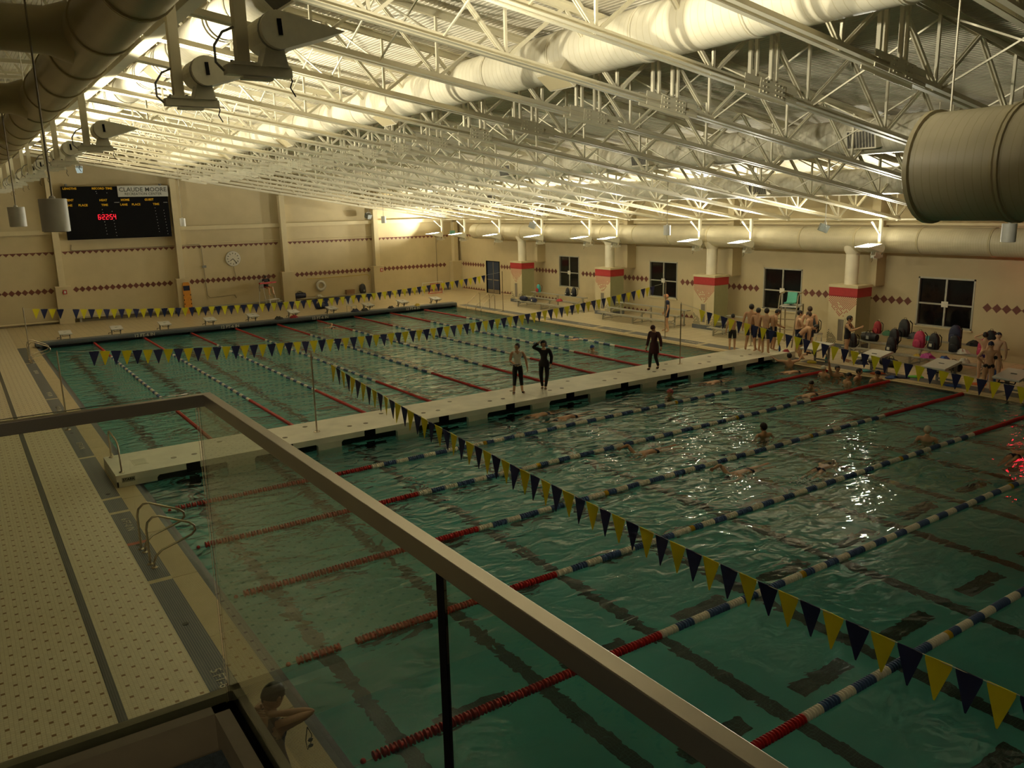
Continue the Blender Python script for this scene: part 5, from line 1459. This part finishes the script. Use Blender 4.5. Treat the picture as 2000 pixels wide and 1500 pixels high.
def backpack(lab, loc, rz, colr, s=1.0, lean=0.0, pocket=None, patch=None, group='bags on the bleachers'):
    t = thing('backpack', lab, 'backpack', loc, rz, group)
    t.rotation_euler = (lean, 0, rz)
    m_ = cloth(*colr)
    rounded(MB(), -.17*s, .17*s, -.11*s, .11*s, 0, .48*s).build('main_bag', m_, t, smooth=True)
    rounded(MB(), -.13*s, .13*s, -.17*s, -.09*s, .03*s, .25*s).build('front_pocket', pocket or m_, t, smooth=True)
    MB().tube([(-.04*s, .02, .46*s), (-.03*s, .02, .52*s), (.03*s, .02, .52*s), (.04*s, .02, .46*s)], .008, 5).build('grab_handle', M['black'], t)
    for q in (-1, 1):
        MB().tube([(q*.08*s, .10*s, .44*s), (q*.11*s, .17*s, .36*s), (q*.12*s, .15*s, .12*s), (q*.10*s, .09*s, .04*s)], .014*s, 6).build('shoulder_strap', M['black'], t)
    if patch: MB().box(-.045*s, .045*s, -.182*s, -.172*s, .1*s, .19*s).build('pale_patch', patch, t)
    return t
def duffel(lab, loc, rz, colr, s=1.0, patch=None, group='bags on the bleachers'):
    t = thing('duffel_bag', lab, 'bag', loc, rz, group)
    m_ = cloth(*colr)
    MB().tube([(-.3*s, 0, .14*s), (-.28*s, 0, .14*s), (-.1*s, 0, .15*s), (.1*s, 0, .15*s), (.28*s, 0, .14*s), (.3*s, 0, .14*s)], [.08*s, .125*s, .145*s, .145*s, .125*s, .08*s], 12).build('barrel', m_, t, smooth=True)
    for q in (-1, 1): MB().tube([(-.12*s, q*.12*s, .2*s), (-.06*s, q*.08*s, .36*s), (.06*s, q*.08*s, .36*s), (.12*s, q*.12*s, .2*s)], .01*s, 5).build('handle', M['black'], t)
    MB().box(-.2*s, .2*s, -.006, .006, .288*s, .298*s).build('zip', M['black'], t)
    if patch: MB().box(-.05*s, .05*s, -.152*s, -.142*s, .08*s, .2*s).build('pale_patch', patch, t)
    return t
def heap(lab, loc, rz, colr, s=1.0, nm='towel', cat='towel'):
    t = thing(nm, lab, cat, loc, rz)
    mb = MB(); n = 16; rnd = random.Random(hash(lab) % 999 if 0 else len(lab)*7+int(loc[1]*10))
    vs = [(0, 0, .16*s)]
    for j, (r, z) in enumerate(((.10, .15), (.17, .09), (.22, .02), (.24, 0))):
        for k in range(n):
            a = 2*PI*k/n; q = r*s*(1+rnd.uniform(-.22, .22))
            vs.append((q*math.cos(a)*1.25, q*math.sin(a), max(0, z*s*(1+rnd.uniform(-.3, .3)))))
    fs = [(0, 1+k, 1+(k+1) % n) for k in range(n)]
    for j in range(3):
        for k in range(n): fs.append((1+j*n+k, 1+(j+1)*n+k, 1+(j+1)*n+(k+1) % n, 1+j*n+(k+1) % n))
    mb.add(vs, fs); o = mb.build('folded_cloth', cloth(*colr), t, smooth=True)
    return t
BK = ((0.008, 0.008, 0.010), 'black'); NV = ((0.012, 0.016, 0.05), 'navy'); RD = ((0.28, 0.015, 0.02), 'red'); PK = ((0.42, 0.03, 0.09), 'pink'); MG = ((0.35, 0.03, 0.20), 'magenta')
TQ = ((0.05, 0.30, 0.30), 'turquoise'); GN = ((0.02, 0.10, 0.04), 'green'); WT = ((0.50, 0.48, 0.40), 'white'); OR = ((0.40, 0.10, 0.02), 'orange'); BL = ((0.02, 0.08, 0.28), 'blue'); CH = ((0.03, 0.03, 0.028), 'charcoal'); TN = ((0.22, 0.13, 0.06), 'tan'); YL = ((0.45, 0.32, 0.03), 'yellow')
Z3, Z2, Z1 = DZ+0.815, DZ+0.595, DZ+0.395
X3, X2, X1 = 26.95, 26.3, 25.65
fd = -PI/2
# far bleacher
backpack('blue and red backpack standing on the top row of the farthest bleacher', (X3, 18.2, Z3), fd, TQ, 1.0, 0, pocket=cloth(*RD), group=None)
backpack('black backpack with white patch, left of the pair on the farthest bleacher', (X3, 15.3, Z3), fd, BK, 0.95, patch=M['whitec'])
backpack('black backpack at the right end of the farthest bleacher top row', (X3, 14.7, Z3), fd, BK, 1.1, patch=M['whitec'])
duffel('navy duffel on the lowest plank of the farthest bleacher, left', (X1, 18.0, Z1), fd, NV, 1.0)
duffel('navy and white duffel on the lowest plank of the farthest bleacher', (X1, 17.0, Z1), fd, NV, 0.9, patch=M['whitec'])
heap('red and white crumpled towel on the middle row of the farthest bleacher', (X2-0.3, 14.9, Z2-0.2+0.2), 0.3, RD, 0.8)
# near bleacher, heaped with bags
items = [
 ('b', 'black backpack at the left end of the heaped bleacher, lowest row', X1, -4.3, Z1, BK, 1.0, None), ('d', 'grey-patched black duffel, left end of the heaped bleacher middle row', X2, -4.6, Z2, BK, 1.0, M['grey']),
 ('b', 'red backpack on the top row near the left end of the heaped bleacher', X3, -4.5, Z3, RD, 0.9, None), ('h', 'dark green jacket heaped on the top row beside the red backpack', X3, -5.0, Z3, GN, 1.1, None),
 ('b', 'large black backpack standing highest on the top row', X3, -5.6, Z3, BK, 1.25, None), ('h', 'charcoal jacket heaped beside the tallest black backpack', X3, -6.15, Z3, CH, 1.5, None),
 ('h', 'turquoise towel crumpled on the top row', X3, -6.6, Z3, TQ, 1.0, None), ('b', 'black and white backpack on the middle row, left of the pink one', X2, -5.6, Z2, BK, 1.1, M['whitec']),
 ('b', 'black backpack with two white tags on the lowest row', X1, -5.9, Z1, BK, 1.05, M['whitec']), ('b', 'bright pink backpack on the middle row', X2, -6.6, Z2, PK, 1.15, None),
 ('b', 'black backpack with orange top on the middle row', X2, -7.15, Z2, BK, 1.1, M['whitec']), ('b', 'navy backpack alone on the top row below the window', X3, -7.55, Z3, NV, 1.2, M['grey']),
 ('h', 'magenta jacket draped on the lowest row', X1, -7.3, Z1, MG, 1.2, None), ('h', 'small yellow towel beside the magenta jacket', X1, -6.9, Z1, YL, 0.5, None),
 ('b', 'black backpack on the middle row beside the white jersey', X2, -7.9, Z2, BK, 1.1, None), ('h', 'white jersey heaped on the middle row', X2, -8.2, Z2, WT, 1.1, None),
 ('b', 'deep pink backpack beside the left of the three girls', X2, -8.9, Z2, PK, 1.1, None), ('b', 'black and yellow backpack on the top row behind the girls', X3, -8.8, Z3, BK, 1.1, cloth(*YL)),
 ('h', 'black jacket heaped on the top row behind the girls', X3, -8.35, Z3, BK, 1.3, None), ('h', 'pale towel hanging on the lowest row by the girls', X1, -8.6, Z1, WT, 1.0, None),
 ('h', 'blue and green towel on the lowest row', X1, -7.9, Z1, BL, 0.9, None), ('d', 'black duffel on the lowest row by the pale towel', X1, -8.2, Z1-0.36, BK, 1.0, None),
 ('b', 'black and red backpack on the deck at the right edge', 25.0, -11.2, DZ, BK, 1.3, cloth(*RD)), ('d', 'black duffel lying on the deck below the lowest row', 24.9, -6.3, DZ, BK, 1.0, None),
 ('b', 'blue backpack on the deck between the girls', 25.0, -9.9, DZ, BL, 0.8, None), ('h', 'navy towel heap on the deck in front of the heaped bleacher', 24.7, -5.3, DZ, NV, 1.2, None),
 ('b', 'black and white backpack on a stool behind the stooping boy', 26.45, -2.0, DZ+0.62, BK, 1.1, M['whitec']), ('h', 'red towel heap on the bulkhead end by the wall', 23.45, -2.9, BT, RD, 0.6, None),
]
for kd, lab, x, y, z, c, s, pt in items:
    if kd == 'b': backpack(lab, (x, y, z), fd+random.uniform(-.3, .3), c, s*1.12, 0, patch=pt)
    elif kd == 'd': duffel(lab, (x, y, z), fd+random.uniform(-.2, .2), c, s*1.12, patch=pt)
    else: heap(lab, (x, y, z), random.uniform(0, 3), c, s*0.85)
def kickboard(lab, x, y, rz, c, z=DZ+0.006, sc=1.0):
    t = thing('kickboard', lab, 'kickboard', (x, y, z), rz, 'kickboards on the right deck')
    pr = [(-.15, -.22), (.15, -.22), (.17, -.1), (.15, .1), (.10, .22), (0, .26), (-.10, .22), (-.15, .1), (-.17, -.1)]
    MB().prism([(a*sc, b_*sc) for a, b_ in pr], 0, .03, 'z').build('foam_board', cloth(*c), t)
for i, (lab, x, y, rz, c) in enumerate((('yellow kickboard beside the first starting block', 23.55, -4.0, -0.9, ((0.55, 0.45, 0.02), 'yellow_foam')), ('teal kickboard by the wall huddle', 23.5, -6.2, 1.3, TQ), ('orange kickboard by the wall huddle', 23.45, -6.75, 1.2, ((0.6, 0.14, 0.03), 'orange_foam')),
       ('blue kickboard at the pool edge, nearest the red rope end', 23.2, -7.45, 1.4, BL), ('navy kickboard overlapping the blue one', 23.45, -7.65, 1.0, NV), ('bright green kickboard beside the starting block leg', 23.9, -7.9, 0.8, ((0.1, 0.5, 0.05), 'green_foam')),
       ('blue kickboard alone at the pool edge between two blocks', 23.5, -9.4, 0.6, BL), ('orange kickboard beside the girls', 24.3, -9.8, 0.3, ((0.6, 0.14, 0.03), 'orange_foam')))):
    kickboard(lab, x, y, rz, c)
def bottle(lab, x, y, z, c):
    t = thing('water_bottle', lab, 'bottle', (x, y, z), group='water bottles by the pool')
    MB().lathe([(.036, 0), (.038, .02), (.038, .16), (.02, .19)], n=12).build('bottle_body', cloth(*c), t, smooth=True)
    MB().lathe([(.02, .185), (.022, .215), (.012, .225)], n=10).build('bottle_cap', M['black'], t)
bottle('blue water bottle on the bulkhead end by the boys', 23.3, -2.7, BT, BL)
bottle('pale blue water bottle under the first starting block', 24.0, -4.3, DZ, TQ)
# pool deck clutter at the far end
for i, (lab, x, y, z, c, s) in enumerate((('black jacket left on the far parapet between the fifth and sixth blocks', 11.6, YF+0.3, 0.27, BK, 0.9), ('red towel on the far parapet by the sixth block', 12.1+0.4, YF+0.35, 0.27, RD, 0.9), ('navy bag heap on the far parapet by the seventh block', 16.2, YF+0.35, 0.27, NV, 1.0),
       ('dark towel on the far parapet left of the eighth block', 17.0-0.2, YF+0.35, 0.27, CH, 0.9), ('black gear heap on the parapet left of the ninth block', 18.5, YF+0.35, 0.27, BK, 0.8), ('yellow gear on the parapet right of the ninth block', 20.3, YF+0.35, 0.27, YL, 0.8))):
    heap(lab, (x, y, z), 0.2*i, c, s)
duffel('navy duffel on the far wall bench left of the ring buoy', (15.9+0.25, WY-0.3, 0.36), 0, NV, 1.3)
heap('white jacket on the far wall bench below the ring buoy', (17.5, WY-0.3, 0.36), 0, WT, 0.9)
t = thing('cardboard_box', 'tan cardboard box on the far wall bench', 'box', (19.7, WY-0.45, 0.36))
MB().box(-.3, .3, -.1, .2, 0, .32).build('carton', cloth(*TN), t); MB().box(-.3, .3, -.14, -.1, .26, .34).build('flap', cloth(*TN), t)
backpack('black backpack on the far wall bench beside the cardboard box', (20.7, WY-0.35, 0.36), 0, BK, 1.35, patch=M['grey'], group=None)
duffel('navy bag on the far deck between the fifth and sixth blocks', (16.0, 26.5, DZ), 0.1, NV, 1.4)
t = thing('folding_chair', 'white plastic chair behind the seventh starting block', 'chair', (16.6, 23.2, DZ), 0.3)
MB().box(-.22, .22, -.22, .22, .42, .45).build('seat', M['white'], t); MB().box(-.22, .22, .2, .23, .5, .9).build('backrest', M['white'], t)
for sx in (-1, 1):
    for sy in (-1, 1): MB().box(sx*.2-.015, sx*.2+.015, sy*.2-.015, sy*.2+.015, 0, .42).build('leg', M['white'], t)
t = thing('hurdle_frame', 'white pipe frame with red lane hardware at the far right corner', 'frame', (25.2, WY-2.5, DZ))
MB().tube([(-0.9, 0, 0), (-0.9, 0, 0.9), (0.9, 0.3, 0.9), (0.9, 0.3, 0)], 0.03, 8).build('pipe_frame', M['white'], t)
mb = MB()
for i in range(9): mb.tube([(-0.3+0.12*i, 0.1, 0.1), (-0.1+0.1*i, 0.2, 0.8)], 0.012, 5)
mb.tube([(-0.4, 0.1, 0.1), (0.8, 0.2, 0.1), (0.8, 0.2, 0.75), (-0.2, 0.1, 0.8), (-0.4, 0.1, 0.1)], 0.02, 6)
mb.build('red_reel', M['red_p'], t)
bpy.data.scenes.remove(TMP)
